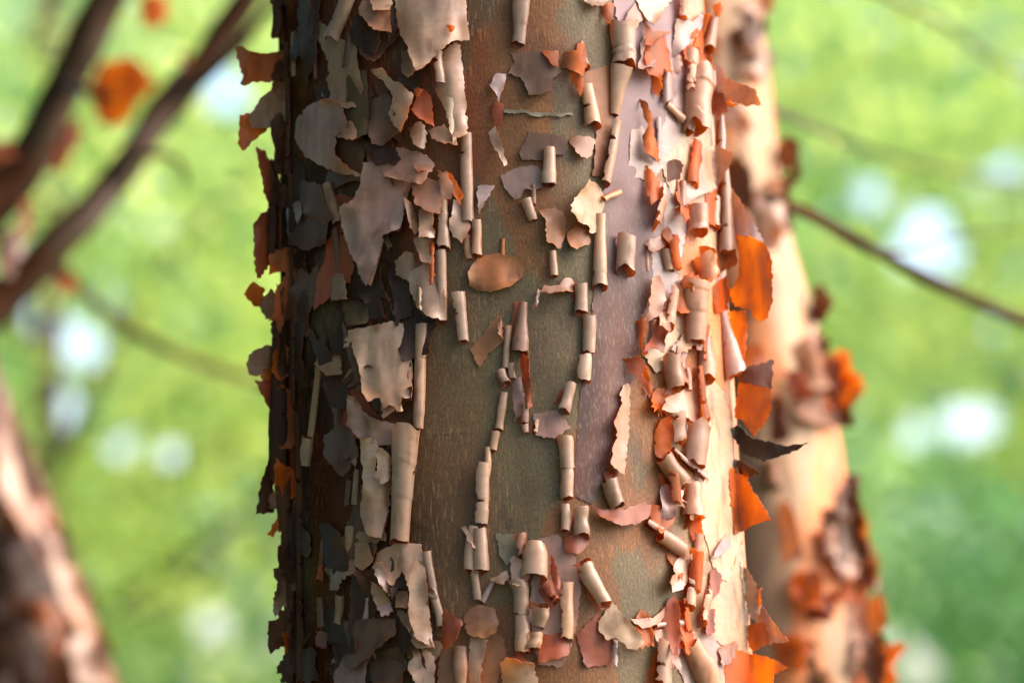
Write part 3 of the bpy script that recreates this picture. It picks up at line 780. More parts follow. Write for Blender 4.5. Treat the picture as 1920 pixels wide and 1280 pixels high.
# torn flakes
for a in [
    # top left
    ("443,90 452,87 470,96 490,101 510,98 537,95 535,130 522,152 500,155 475,152 458,162 450,158 456,145 452,130 445,110", 'orange', dict(lift=18, dirn='L', back='mauve', edge='orange')),
    ("520,158 490,182 465,222 470,240 500,240 535,228 542,205", 'grey', dict(lift=16, dirn='L', bulge=8)),
    ("468,212 450,215 446,270 455,283 470,268 500,245 505,225", 'orange', dict(lift=20, dirn='L')),
    ("672,15 680,0 735,0 730,20 734,60 700,56 685,38 674,28", 'pink', dict(lift=16, bulge=4)),
    ("692,-5 736,-5 732,18 700,20", 'tan', dict(lift=20, bulge=6)),
    ("740,-8 872,-8 880,76 850,76 825,95 800,120 780,133 765,95 745,50", 'tan', dict(lift=16, bulge=22, wave=1.5)),
    ("837,42 853,50 848,60 842,60", 'orange', dict(lift=4, base=40)),
    ("694,132 715,127 735,150 755,160 775,178 765,215 750,248 738,235 728,215 738,180 715,150", 'tan', dict(lift=14, dirn='R')),
    ("752,95 790,90 785,130 765,146 752,135", 'grey', dict(lift=12)),
    ("852,78 864,85 870,150 878,250 860,258 848,252 838,215 832,200 815,170 810,155 832,155 830,100", 'tan', dict(lift=8, bulge=14, wave=1.6)),
    ("803,245 832,232 848,255 858,272 835,268 810,260", 'tan', dict(lift=18, bulge=4)),
    ("843,150 852,180 856,230 858,272 850,272 840,225 832,195", 'cream', dict(lift=5, base=16)),
    ("605,186 635,190 645,205 650,240 656,262 640,246 628,256 628,290 640,305 672,325 684,332 640,327 605,312 570,292 552,260 555,225 575,200", 'rose', dict(lift=20, dirn='L', fold=14, wave=1, back='orange', ecurl=12)),
    ("630,250 650,210 650,135 688,130 690,200 690,250 660,262", 'moss', dict(lift=8, bulge=8)),
    ("630,204 655,200 690,212 692,250 660,262 632,258", 'pink', dict(lift=14)),
    ("690,190 725,175 738,190 735,215 747,245 720,272 698,270 690,250", 'brown', dict(lift=14, bulge=6)),
    ("770,205 780,180 795,168 808,180 812,215 815,238 800,230 785,222", 'red', dict(lift=14, fold=10)),
    ("776,166 784,162 795,168 780,182", 'orange', dict(lift=10, base=16)),
    ("765,240 790,228 802,250 795,280 775,270", 'tan', dict(lift=12)),
    ("700,290 745,275 800,290 815,312 790,345 760,340 720,330", 'rose', dict(lift=12, bulge=8)),
    ("765,300 790,285 805,305 800,320 780,318", 'pink', dict(lift=16, bulge=5)),
    # upper middle
    ("1015,96 1047,95 1047,126 1034,120", 'orange', dict(lift=3, base=5)),
    ("1052,128 1056,100 1080,95 1083,80 1096,82 1100,118 1095,142 1075,132", 'orange', dict(lift=14, dirn='R', back='tan')),
    ("1068,135 1085,135 1096,160 1088,182 1078,160", 'orange', dict(lift=10, dirn='R')),
    ("918,160 930,138 952,138 942,172 937,192 925,170", 'lav', dict(lift=8, bulge=6)),
    ("928,190 945,195 943,215 935,240 925,225 920,205", 'red', dict(lift=5)),
    ("915,250 928,237 935,250 940,265 945,290 951,308 945,312 938,300 925,275", 'tan', dict(lift=8, bulge=3)),
    ("1067,262 1082,254 1100,255 1118,262 1108,294 1100,297 1082,288", 'pink', dict(lift=8)),
    ("1010,395 1040,388 1055,398 1062,415 1060,440 1050,468 1035,455 1025,452 1022,410", 'rust', dict(lift=8, bulge=4)),
    ("1062,440 1080,420 1105,432 1108,455 1082,468 1070,462", 'rust', dict(lift=8)),
    ("1070,385 1105,335 1120,345 1135,370 1130,395 1120,410 1118,435 1110,438 1100,420 1090,418 1075,400", 'cream', dict(lift=20, dirn='L', bulge=6)),
    # upper right
    ("1127,-5 1152,10 1145,45 1135,42", 'orange', dict(lift=8)), ("1085,-8 1150,-8 1130,12 1110,12", 'tan', dict(lift=10)),
    ("1168,44 1190,5 1200,18 1206,35 1195,52 1182,44", 'pink', dict(lift=14, bulge=5)),
    ("1190,-6 1265,-6 1245,20 1225,48 1208,30", 'tan', dict(lift=18, bulge=6)),
    ("1205,35 1225,60 1262,58 1232,72 1222,86 1210,84 1212,70", 'orange', dict(lift=10, base=8)),
    ("1217,100 1245,108 1256,130 1246,136 1230,130", 'lav', dict(lift=8)),
    ("1262,78 1268,35 1300,40 1318,20 1318,46 1300,76 1270,104 1255,110", 'lav', dict(lift=22, dirn='R', edge='orange')),
    ("1308,30 1319,22 1318,46 1302,74 1296,62", 'orange', dict(lift=10, base=22)),
    ("1338,10 1350,4 1357,18 1350,32 1340,28", 'orange', dict(lift=10)),
    ("1342,130 1350,118 1362,148 1395,160 1412,165 1427,197 1400,200 1365,188 1344,202", 'lav', dict(lift=30, dirn='R', bulge=14, axis='h')),
    ("1344,185 1365,188 1385,198 1345,203", 'orange', dict(lift=12, dirn='R')),
    ("1220,140 1236,138 1242,165 1236,182 1222,172", 'orange', dict(lift=8, dirn='R')),
    ("1198,185 1212,190 1222,215 1226,250 1235,285 1238,310 1225,295 1210,285 1205,260 1215,235 1205,210", 'orange', dict(lift=12, dirn='R', back='mauve')),
    ("1208,310 1225,322 1237,345 1236,372 1222,384 1212,360", 'orange', dict(lift=10)),
    ("1237,140 1262,132 1268,180 1245,195", 'mauve', dict(lift=5)),
    ("1315,278 1345,273 1372,285 1368,308 1345,352 1332,362 1300,345 1305,310", 'tan', dict(lift=20, dirn='R', bulge=10)),
    ("1265,392 1290,330 1308,320 1335,340 1335,358 1310,368 1282,388", 'tan', dict(lift=18, dirn='DR', bulge=8)),
    ("1300,270 1314,262 1318,300 1302,350 1296,320", 'orange', dict(lift=8)),
    ("1320,358 1340,350 1352,380 1350,425 1330,420", 'orange', dict(lift=14, dirn='R')),
    ("1368,352 1385,372 1420,428 1432,455 1412,446 1384,440 1376,430", 'lav', dict(lift=14, dirn='R', bulge=8)),
    ("1380,437 1400,440 1430,455 1445,480 1449,520 1447,570 1440,595 1425,602 1412,595 1405,580 1378,575 1366,550 1385,520 1385,490", 'orange', dict(lift=34, dirn='R', bulge=8, wave=1.6)),
    ("1335,485 1350,478 1382,470 1381,495 1352,512 1340,505", 'orange', dict(lift=12, dirn='R')),
    ("1335,540 1362,515 1368,545 1365,582 1342,588", 'orange', dict(lift=12, dirn='R')),
    ("1240,432 1252,424 1262,440 1276,450 1270,464 1255,456 1245,447", 'orange', dict(lift=10)),
    ("1205,456 1240,440 1250,462 1225,474", 'pink', dict(lift=10)),
    # right middle
    ("1222,522 1240,517 1246,545 1250,562 1235,592 1216,602 1206,645 1196,602 1218,582", 'pink', dict(lift=12, dirn='R', edge='orange')),
    ("1192,600 1214,596 1212,622 1205,640 1216,662 1206,668 1198,640", 'orange', dict(lift=8, dirn='R')),
    ("1168,672 1196,668 1212,685 1205,700 1222,738 1212,740 1200,712 1180,700", 'red', dict(lift=9, dirn='R', edge='orange')),
    ("1206,680 1215,690 1224,735 1215,738 1205,712", 'orange', dict(lift=10, dirn='R')),
    ("1258,655 1275,636 1292,634 1290,660 1282,690 1270,668", 'pink', dict(lift=16, bulge=8)),
    ("1252,744 1275,735 1310,708 1322,720 1305,792 1270,775 1240,768", 'tan', dict(lift=14, dirn='DL', bulge=4)),
    ("1240,785 1255,780 1262,810 1258,842 1245,860 1228,850 1226,815", 'orange', dict(lift=12, dirn='R', bulge=5)),
    ("1215,740 1232,738 1240,768 1236,780", 'pink', dict(lift=8, bulge=3)),
    ("1168,722 1180,718 1182,755 1181,800 1175,850 1172,888 1165,885 1145,870 1148,840 1157,820 1155,800 1152,790 1165,760 1163,735", 'tan', dict(lift=12, dirn='L', bulge=5)),
    ("1130,885 1145,878 1162,888 1155,905 1135,900", 'red', dict(lift=6)),
    ("1102,945 1130,955 1165,955 1210,940 1222,945 1218,968 1195,982 1165,986 1130,970", 'red', dict(lift=9, back='mauve')),
    ("1215,965 1222,945 1250,950 1267,965 1258,985 1240,1000", 'orange', dict(lift=12)),
    ("1248,1035 1288,1042 1280,1088 1265,1070", 'orange', dict(lift=12)),
    ("1290,980 1312,968 1320,1000 1298,1014", 'orange', dict(lift=10, dirn='R')),
    ("1335,1045 1350,1015 1362,1000 1372,1025 1350,1040", 'lav', dict(lift=12)),
    ("1332,1075 1342,1062 1354,1080 1348,1110 1338,1122 1330,1105", 'red', dict(lift=10)),
    ("1322,1142 1342,1142 1340,1185 1325,1193", 'red', dict(lift=10)),
    ("1182,1160 1225,1158 1240,1145 1255,1130 1260,1146 1235,1168 1205,1178", 'pink', dict(lift=8, edge='orange')),
    ("1222,1180 1245,1178 1265,1240 1250,1230", 'pink', dict(lift=10)),
    ("1273,1147 1287,1145 1300,1190 1306,1215 1290,1228 1280,1190", 'orange', dict(lift=12)),
    ("1122,1165 1132,1152 1148,1128 1180,1165 1205,1190 1208,1205 1195,1218 1175,1215 1155,1195 1140,1200 1125,1185", 'cream', dict(lift=24, bulge=8, dirn='DR')),
    ("1150,1198 1158,1200 1157,1250 1150,1240 1147,1220", 'lav', dict(lift=8)),
    ("1365,585 1398,580 1401,625 1398,660 1390,685 1375,640", 'orange', dict(lift=14, dirn='R')),
    ("1385,715 1415,718 1447,728 1445,770 1430,800 1412,818 1395,790 1376,782", 'orange', dict(lift=26, dirn='R', bulge=8)),
    ("1392,690 1450,675 1449,728 1385,716", 'mauve', dict(lift=24, dirn='R')),
    ("1365,805 1385,795 1410,820 1470,836 1517,830 1490,846 1435,864 1395,852", 'dark', dict(lift=34, dirn='R', back='olive')),
    ("1376,860 1395,865 1426,886 1405,893 1372,882", 'dark', dict(lift=16, dirn='R')),
    ("1366,880 1385,874 1400,885 1405,910 1425,940 1446,972 1410,986 1378,1002", 'orange', dict(lift=26, dirn='R', back='red', edge='red')),
    ("1385,1045 1400,1065 1415,1090 1428,1130 1418,1165 1402,1150", 'cream', dict(lift=12, dirn='R')),
    ("1418,1110 1428,1100 1426,1130 1416,1150", 'orange', dict(lift=16, dirn='R')),
    ("1412,1140 1425,1130 1445,1160 1478,1202 1440,1207 1420,1180", 'lav', dict(lift=24, dirn='R', bulge=6)),
    ("1402,1172 1430,1165 1443,1185 1440,1205 1412,1222 1402,1200", 'orange', dict(lift=18, dirn='R', bulge=8)),
    ("1355,1245 1372,1215 1440,1232 1477,1250 1452,1262 1445,1300 1365,1300", 'orange', dict(lift=28, dirn='R', bulge=10)),
    ("1348,1215 1378,1200 1385,1215 1370,1240 1355,1250", 'pink', dict(lift=10)),
    # middle
    ("877,510 895,485 930,474 965,480 984,497 981,520 960,535 925,546 895,546 880,536", 'rust', dict(lift=7, bulge=1, axis='h', jag=1.2, twist=.5)),
    ("841,430 850,375 865,372 880,400 880,432 866,456 855,446", 'tan', dict(lift=14, dirn='DL', bulge=3)),
    ("895,350 905,347 928,347 915,370 898,402 896,375", 'lav', dict(lift=8, bulge=4)),
    ("820,318 840,325 850,350 845,374 830,370", 'pink', dict(lift=14, base=14)),
    ("833,318 850,330 868,365 862,386 848,355", 'orange', dict(lift=10, base=18)),
    ("975,660 990,670 998,762 990,765 980,720", 'red', dict(lift=8, dirn='R')),
    ("1012,548 1020,535 1045,535 1065,520 1076,530 1078,546 1040,547", 'pink', dict(lift=6)),
    ("1010,540 1014,545 1006,575 998,578", 'lav', dict(lift=8)),
    ("936,582 942,605 945,640 934,625", 'rust', dict(lift=6)),
    ("960,712 975,705 985,745 978,775 965,790", 'mauve', dict(lift=6)),
    ("1058,1004 1090,997 1104,1018 1088,1036 1060,1032", 'red', dict(lift=6)),
    ("1033,1038 1041,1055 1051,1090 1050,1106 1040,1095 1030,1075", 'red', dict(lift=14, fold=6)),
    ("1010,1190 1050,1185 1073,1205 1066,1226 1040,1236 1010,1242", 'red', dict(lift=8)),
    ("868,1165 878,1140 895,1133 925,1138 936,1165 928,1186 905,1196 880,1190", 'rust', dict(lift=14, bulge=8)),
    ("832,1138 845,1150 868,1165 855,1196 835,1218 825,1200", 'red', dict(lift=10, fold=6)),
    ("882,1192 905,1185 915,1200 905,1240 900,1295 880,1295 878,1240", 'tan', dict(lift=10, bulge=4)),
    ("918,1085 935,1078 950,1068 957,1080 945,1095 932,1092", 'tan', dict(lift=10)),
    ("865,988 873,985 885,1005 892,1028 880,1015", 'tan', dict(lift=12, base=8)),
    ("938,1242 950,1232 985,1240 1002,1244 1012,1295 945,1295", 'tan', dict(lift=18, dirn='U', bulge=10)),
    ("942,1236 975,1226 990,1240 950,1250", 'red', dict(lift=6)),
    ("958,1040 985,1050 996,1070 985,1100 960,1095", 'tan', dict(lift=10, bulge=5)),
    # middle left
    ("652,620 700,610 730,602 772,610 772,745 755,745 745,770 735,760 718,765 712,745 690,752 678,735 675,700 662,660 660,640 643,652", 'tan', dict(lift=24, dirn='DL', bulge=6, wave=1.0)),
    ("712,745 745,738 742,765 718,784", 'tan', dict(lift=14, bulge=5, base=14)),
    ("738,762 752,748 756,770 740,772", 'cream', dict(lift=6, base=12)),
    ("650,738 665,745 690,780 720,790 770,798 776,815 740,832 700,836 675,822 652,800", 'mauve', dict(lift=20, dirn='L', wave=2, bulge=6, axis='h', back='tan')),
    ("675,822 705,822 708,850 702,880 718,905 736,890 728,960 715,1008 690,1005 682,990 675,960 680,900", 'tan', dict(lift=16, dirn='L', wave=1.6)),
    ("703,850 712,838 728,850 738,865 735,895 718,907 702,895 708,870", 'tan', dict(lift=12, dirn='L', base=16)),
    ("675,345 680,305 720,303 765,320 770,350 748,430 720,440 705,495 686,536 655,470 640,420 636,388 662,375", 'rose', dict(lift=30, dirn='DL', bulge=8, wave=1.5, edge='moss')),
    ("703,405 712,408 722,432 735,462 728,470 714,440", 'moss', dict(lift=10, base=10)),
    ("770,345 795,332 828,340 826,400 800,395 776,380", 'pink', dict(lift=14, bulge=6)),
    ("757,368 775,385 785,430 778,440 765,410", 'tan', dict(lift=14, dirn='L')),
    ("788,385 812,378 815,445 785,445 786,415", 'tan', dict(lift=12, bulge=5, base=10)),
    ("776,445 812,445 808,495 790,490 778,460", 'tan', dict(lift=12, base=4)),
    ("740,490 760,470 776,475 782,520 770,528 742,515", 'grey', dict(lift=14, dirn='L')),
    ("765,510 800,490 830,500 836,600 800,592 782,575 768,545", 'tan', dict(lift=12, bulge=5)),
    ("783,525 792,545 790,582 780,570", 'cream', dict(lift=8, base=14)),
    ("805,450 816,455 812,530 805,535", 'orange', dict(lift=8, base=10)),
    ("705,1035 745,1018 790,1020 796,1060 802,1120 812,1200 815,1215 780,1195 765,1150 768,1110 755,1070 735,1098 718,1080 700,1060", 'tan', dict(lift=14, bulge=8, wave=1.8)),
    ("697,1060 716,1052 735,1098 740,1120 728,1118 712,1095", 'lav', dict(lift=14, dirn='L')),
    ("694,1090 715,1100 735,1130 720,1155 700,1125", 'grey', dict(lift=14, dirn='L')),
    ("702,1122 728,1118 738,1145 716,1156", 'lav', dict(lift=16, dirn='DL')),
    ("740,1108 765,1105 768,1140 742,1138", 'grey', dict(lift=12)),
    ("742,1140 765,1150 778,1175 768,1184 752,1165", 'grey', dict(lift=14)),
    ("750,1212 778,1210 800,1214 815,1230 815,1300 788,1300 764,1250 775,1225", 'tan', dict(lift=12, bulge=5)),
    ("772,1170 800,1178 812,1210 780,1215 770,1200", 'tan', dict(lift=14, bulge=4)),
    # left
    ("475,420 490,400 503,395 503,500 482,528 476,480", 'red', dict(lift=16, dirn='L', bulge=6)),
    ("457,552 475,528 497,540 492,578 478,574", 'orange', dict(lift=14, dirn='L')),
    ("462,680 475,658 500,645 514,650 512,690 485,704 468,702", 'grey', dict(lift=18, dirn='L', bulge=6)),
    ("488,690 512,690 512,720 492,716", 'orange', dict(lift=12, dirn='L')),
    ("477,713 512,712 512,782 500,757", 'red', dict(lift=14, dirn='L')),
    ("479,964 490,900 505,860 514,858 514,960", 'dark', dict(lift=16, dirn='L', bulge=4)),
    ("500,1002 520,970 530,985 512,1006", 'orange', dict(lift=10, dirn='L')),
    ("530,1185 545,1180 552,1220 536,1225", 'orange', dict(lift=8, dirn='L')),
    ("487,570 508,540 522,560 520,600 498,598", 'grey', dict(lift=12, dirn='L')),
    ("480,275 500,285 515,330 512,390 498,370", 'red', dict(lift=10, dirn='L')),
    ("588,682 605,664 640,664 640,702 612,704", 'grey', dict(lift=14, bulge=5)),
    ("607,815 630,800 660,810 666,840 656,880 640,893 620,872 605,850", 'brown', dict(lift=12, bulge=8)),
    ("655,826 668,824 672,850 665,880 658,860", 'pink', dict(lift=12)),
    ("617,515 645,512 652,560 620,564", 'grey', dict(lift=10)),
    ("552,335 600,345 626,412 605,422 570,400", 'brown', dict(lift=12, dirn='D')),
    ("537,390 570,385 615,420 610,456 575,470 540,456", 'brown', dict(lift=12, bulge=5)),
    ("550,380 562,374 566,400 556,420", 'lav', dict(lift=10, base=12)),
    ("618,1045 665,1040 668,1070 640,1085 632,1106 618,1106", 'grey', dict(lift=16)),
    ("640,1165 690,1160 740,1158 742,1185 690,1230 655,1262 642,1230", 'brown', dict(lift=14)),
    ("622,1235 660,1222 690,1240 680,1300 625,1300", 'mauve', dict(lift=14, bulge=6)),
    ("690,1240 720,1225 760,1245 750,1285 700,1285", 'brown', dict(lift=12)),
    ("665,1010 690,1020 700,1050 680,1070 665,1060", 'grey', dict(lift=12)),
    ("597,1060 606,1050 604,1090 592,1085", 'orange', dict(lift=6)),
    ("592,1182 618,1184 610,1215 592,1210", 'red', dict(lift=6)),
    ("640,600 650,615 672,680 662,695 645,650", 'brown', dict(lift=10)),
    ("640,560 700,570 690,605 650,612", 'moss', dict(lift=4)),
]:
    k = a[2]
    if float(a[0].split(',')[0]) < 830:
        k['base'] = k.get('base', 1.2) + 7
    F_(a[0], a[1], **k)

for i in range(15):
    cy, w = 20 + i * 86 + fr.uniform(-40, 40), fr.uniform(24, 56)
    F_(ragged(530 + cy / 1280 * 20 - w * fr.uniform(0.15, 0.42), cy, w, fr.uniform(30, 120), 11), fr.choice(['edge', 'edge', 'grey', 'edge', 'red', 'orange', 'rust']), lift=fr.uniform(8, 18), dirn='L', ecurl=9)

# ------------------------------------------------------------------ the paperbark behind, right
rows2 = [(1280, 1290, 1640), (1000, 1290, 1605), (700, 1275, 1560), (400, 1225, 1475), (0, 1205, 1430)]
Y2 = 0.72
z2, x2, y2, r2 = edge_axis(rows2, Y2)
z2 = [0.0, 0.5] + z2 + [4.0]
x2 = [x2[0] + 0.03, x2[0] + 0.02] + x2 + [x2[-1] - 0.25]
y2 = [Y2] * len(z2)
r2 = [r2[0] * 1.6, r2[0] * 1.15] + r2 + [r2[-1] * 0.7]
t2 = Trunk(z2, x2, y2, r2, 0.02, 2.0)
b2 = (x2[0], Y2, 0.0)
tree2 = empty('paperbark_tree', b2, 'blurred peeling trunk leaning just behind the near trunk, cream and russet', 'tree')
stops2 = [(0.0, (0.10, 0.06, 0.04)), (0.4, (0.17, 0.11, 0.075)), (0.55, (0.46, 0.31, 0.19)), (0.7, (0.54, 0.38, 0.24)), (0.85, (0.44, 0.26, 0.14)), (1.0, (0.22, 0.10, 0.05))]
t2.build('trunk', trunk_mat('living bark of the tree behind', stops2, (0.4, 0.22, 0.12)), tree2, 120, np.linspace(0, 4, 160), b2)
B2 = Bark(t2, tree2, b2, px=PX * 1.28, jag=2.0, step=12)
rr = random.Random(5)
def edge2(py):
    return np.interp(py, [0, 400, 700, 1000, 1280], [1430, 1475, 1560, 1605, 1640])
for cy, k in ((30, 3), (150, 2), (250, 2), (370, 5), (580, 2), (690, 6), (750, 4), (980, 5), (1060, 6), (1130, 3), (1240, 7)):
    for j in range(k):
        py = cy + rr.uniform(-45, 45)
        e = edge2(py)
        cx = e + rr.uniform(-34, 16) if j % 5 else e - rr.uniform(60, 150)
        B2.flake(ragged(cx, py, rr.uniform(34, 80), rr.uniform(50, 115), 13), rr.choice(['tan', 'pink', 'rust', 'tan', 'tan', 'orange' if cy > 600 else 'brown', 'red', 'brown', 'pink']),
                 lift=rr.uniform(20, 45), dirn='R' if j % 5 else rr.choice('DR'), ecurl=14)
for i in range(7):
    py = rr.uniform(0, 1270)
    e = edge2(py)
    cx = e - rr.uniform(0, 150)
    B2.curl(cx - 20, py, cx + rr.uniform(-12, 12), py + rr.uniform(50, 110), rr.uniform(22, 40), None, rr.choice(['rust', 'brown', 'pink', 'red']), lift=rr.uniform(0, 10))

# ------------------------------------------------------------------ tubes for limbs
def tube(name, pts, radii, mat, parent, origin, n=14, wob=0.08, seed=0):
    pts = [np.asarray(p, float) for p in pts]
    # smooth resample
    P, R = [], []
    m = len(pts)
    for i in range(m - 1):
        p0, p1, p2, p3 = pts[max(i - 1, 0)], pts[i], pts[i + 1], pts[min(i + 2, m - 1)]
        for k in range(10):
            u = k / 10
            P.append(0.5 * (2 * p1 + (p2 - p0) * u + (2 * p0 - 5 * p1 + 4 * p2 - p3) * u * u + (3 * p1 - p0 - 3 * p2 + p3) * u ** 3))
            R.append(radii[i] + (radii[i + 1] - radii[i]) * u)
    P.append(pts[-1]); R.append(radii[-1])
    V, F, UVs = [], [], []
    up = np.array([0.0, 1.0, 0.05])
    ln = 0.0
    for i, p in enumerate(P):
        d = P[min(i + 1, len(P) - 1)] - P[max(i - 1, 0)]
        d /= np.linalg.norm(d)
        a = np.cross(d, up); a /= np.linalg.norm(a)
        b = np.cross(d, a)
        if i:
            ln += np.linalg.norm(P[i] - P[i - 1])
        for j in range(n + 1):
            th = 2 * math.pi * j / n
            w = 1 + wob * 2 * mnoise.noise(Vector((math.cos(th) * 1.2 + seed, math.sin(th) * 1.2, ln * 12)))
            V.append(p + R[i] * w * (math.cos(th) * a + math.sin(th) * b))
            UVs.append(((th - math.pi) * 0.07, ln))
    q = n + 1
    for i in range(len(P) - 1):
        for j in range(n):
            F.append((i * q + j, i * q + j + 1, (i + 1) * q + j + 1, (i + 1) * q + j))
    me = mesh(name, np.array(V) - np.asarray(origin), F, [mat])
    uv = me.uv_layers.new(name='bark')
    li = np.zeros(len(me.loops), dtype=np.int32)
    me.loops.foreach_get('vertex_index', li)
    uv.data.foreach_set('uv', np.array(UVs)[li].astype(np.float32).ravel())
    return link(name, me, parent)

limb_mat = trunk_mat('dark limb bark', [(0, (0.045, 0.028, 0.02)), (0.5, (0.06, 0.038, 0.026)), (1, (0.075, 0.045, 0.03))], (0.14, 0.08, 0.05))
# thin bare branches reaching right from the tree behind
def pxtube(name, seq, mat, parent, origin, **kw):
    return tube(name, [at(a, b, d) for a, b, d, r in seq], [r * W / 1920 * d for a, b, d, r in seq], mat, parent, origin, **kw)
pxtube('branch', [(1440, 370, 3.2, 12), (1510, 400, 3.3, 12), (1640, 470, 3.4, 11), (1780, 545, 3.5, 13), (1920, 600, 3.6, 13), (2150, 690, 3.8, 9)], limb_mat, tree2, b2, n=8, wob=.2)
pxtube('twig', [(1640, 470, 3.4, 6), (1700, 470, 3.5, 4), (1790, 440, 3.6, 3), (1900, 430, 3.7, 2)], limb_mat, tree2, b2, n=6, wob=.2)
pxtube('branch', [(1400, -60, 3.3, 7), (1600, -30, 3.9, 6), (1760, 40, 4.4, 5), (1860, 110, 4.8, 5), (1990, 170, 5.2, 4)], limb_mat, tree2, b2, n=8, wob=.2)
pxtube('branch', [(1420, 190, 3.3, 8), (1490, 225, 3.7, 7), (1640, 285, 4.5, 5), (1790, 325, 5.0, 5), (1930, 345, 5.5, 4), (2100, 350, 5.8, 4)], limb_mat, tree2, b2, n=8)

# ------------------------------------------------------------------ the forked tree, left
D3 = 4.1
rows3 = [(1280, -70, 222), (1000, -170, 120), (720, -260, 5), (500, -300, -60)]
z3, x3, y3, r3 = edge_axis(rows3, D3 - 2.5)
z3 = [0.0, 0.6] + z3
x3 = [x3[0] + 0.36, x3[0] + 0.25] + x3
y3 = [D3 - 2.5] * len(z3)
r3 = [r3[0] * 1.5, r3[0] * 1.15] + r3
t3 = Trunk(z3, x3, y3, r3, 0.02, 4.0)
b3 = (x3[0], D3 - 2.5, 0.0)
tree3 = empty('paperbark_tree', b3, 'blurred forked tree with two dark slanting limbs and shaggy leaning trunk', 'tree')
stops3 = [(0.0, (0.02, 0.013, 0.01)), (0.5, (0.03, 0.018, 0.013)), (0.58, (0.05, 0.026, 0.017)), (0.66, (0.26, 0.14, 0.07)), (0.73, (0.08, 0.036, 0.022)), (0.82, (0.24, 0.12, 0.06)), (1.0, (0.055, 0.026, 0.016))]
t3.build('trunk', trunk_mat('shaggy bark of the left tree', stops3, (0.3, 0.18, 0.12)), tree3, 120, np.linspace(0, z3[-1], 140), b3)
pxtube('limb', [(-185, 520, D3, 115), (-110, 440, D3, 85), (-20, 385, D3, 58), (60, 280, D3, 40), (130, 140, D3, 36), (200, 0, D3, 34), (300, -180, D3, 32)], limb_mat, tree3, b3, seed=3, wob=.2)
pxtube('limb', [(-190, 680, D3, 100), (-90, 615, D3, 60), (0, 560, D3, 40), (110, 455, D3, 32), (220, 330, D3 + .05, 27), (320, 185, D3 + .1, 32), (400, 90, D3 + .1, 26), (500, -60, D3 + .1, 24)], limb_mat, tree3, b3, seed=8, wob=.24)
pxtube('twig', [(215, 335, D3, 14), (260, 290, D3 - .1, 9), (330, 300, D3 - .2, 6), (350, 345, D3 - .2, 4)], limb_mat, tree3, b3, n=7)
pxtube('twig', [(120, 150, D3, 14), (165, 170, D3 - .1, 10), (215, 185, D3 - .15, 6)], limb_mat, tree3, b3, n=7)
pxtube('twig', [(330, 180, D3, 16), (400, 130, D3 - .1, 12), (470, 60, D3 - .2, 10), (540, -40, D3 - .2, 8)], limb_mat, tree3, b3, n=7)
pxtube('twig', [(90, 480, D3, 16), (170, 560, D3 + .2, 10), (280, 640, D3 + .4, 9), (400, 690, D3 + .6, 9), (520, 725, D3 + .8, 7)], limb_mat, tree3, b3, n=7)
B3 = Bark(t3, tree3, b3, px=PX * 1.6, jag=2.0, step=12)
for pts, tone, d, kw in [
    ("165,165 190,120 240,108 262,118 295,160 262,185 240,225 205,238 185,230 172,190", 'orange', D3 - .12, dict(lift=35, dirn='R')),
    ("150,160 180,165 190,190 165,185", 'red', D3 - .07, dict(lift=12)),
    ("262,-10 308,-10 318,25 300,50 268,48 262,20", 'orange', D3 - .12, dict(lift=25)),
    ("120,240 150,220 155,255 115,325 95,320 105,275", 'red', D3 - .08, dict(lift=20)),
    ("40,370 60,380 58,440 35,450", 'red', D3 - .08, dict(lift=20)),
    ("0,440 35,420 45,470 20,520 -10,500", 'mauve', D3 - .1, dict(lift=20)),
    ("105,512 135,515 152,540 120,548", 'red', D3 - .06, dict(lift=16)),
    ("270,275 300,285 300,300 262,296", 'red', D3 - .02, dict(lift=12)),
    ("335,110 350,95 362,120 340,130", 'rust', D3 - .02, dict(lift=12)),
    ("-20,270 20,260 30,290 -10,310", 'red', D3 - .1, dict(lift=16)),
]:
    B3.flake(pts, tone, depth=d, **kw)
rr = random.Random(9)
def edge3(py):
    return np.interp(py, [500, 720, 1000, 1280], [-60, 5, 120, 222])
for pts, tone in [
    ("0,800 22,830 40,900 75,985 55,1005 20,950 -5,900", 'tan'), ("85,1000 112,1030 150,1120 172,1190 150,1185 110,1110", 'tan'), ("118,1150 165,1180 200,1285 150,1295 130,1230", 'tan'),
    ("45,1130 75,1120 110,1190 105,1240 70,1200", 'pink'), ("-10,990 60,1010 105,1110 60,1125 90,1220 60,1300 -10,1300", 'dark'), ("20,760 50,840 85,940 60,935 25,850", 'edge'),
    ("70,930 100,985 118,1040 95,1030 70,985", 'rose'), ("150,1050 172,1100 190,1150 172,1140", 'rust'), ("10,1140 40,1130 50,1190 25,1215", 'rose'), ("90,1220 125,1215 150,1290 105,1300", 'edge'),
    ("-10,700 10,730 25,790 5,800", 'rose'), ("185,1170 205,1200 215,1255 190,1235", 'brown'), ("110,960 130,1010 140,1060 120,1050", 'edge')]:
    B3.flake(pts, tone, lift=rr.uniform(14, 26), dirn=rr.choice(['R', 'D']), bulge=rr.uniform(2, 10), ecurl=12)

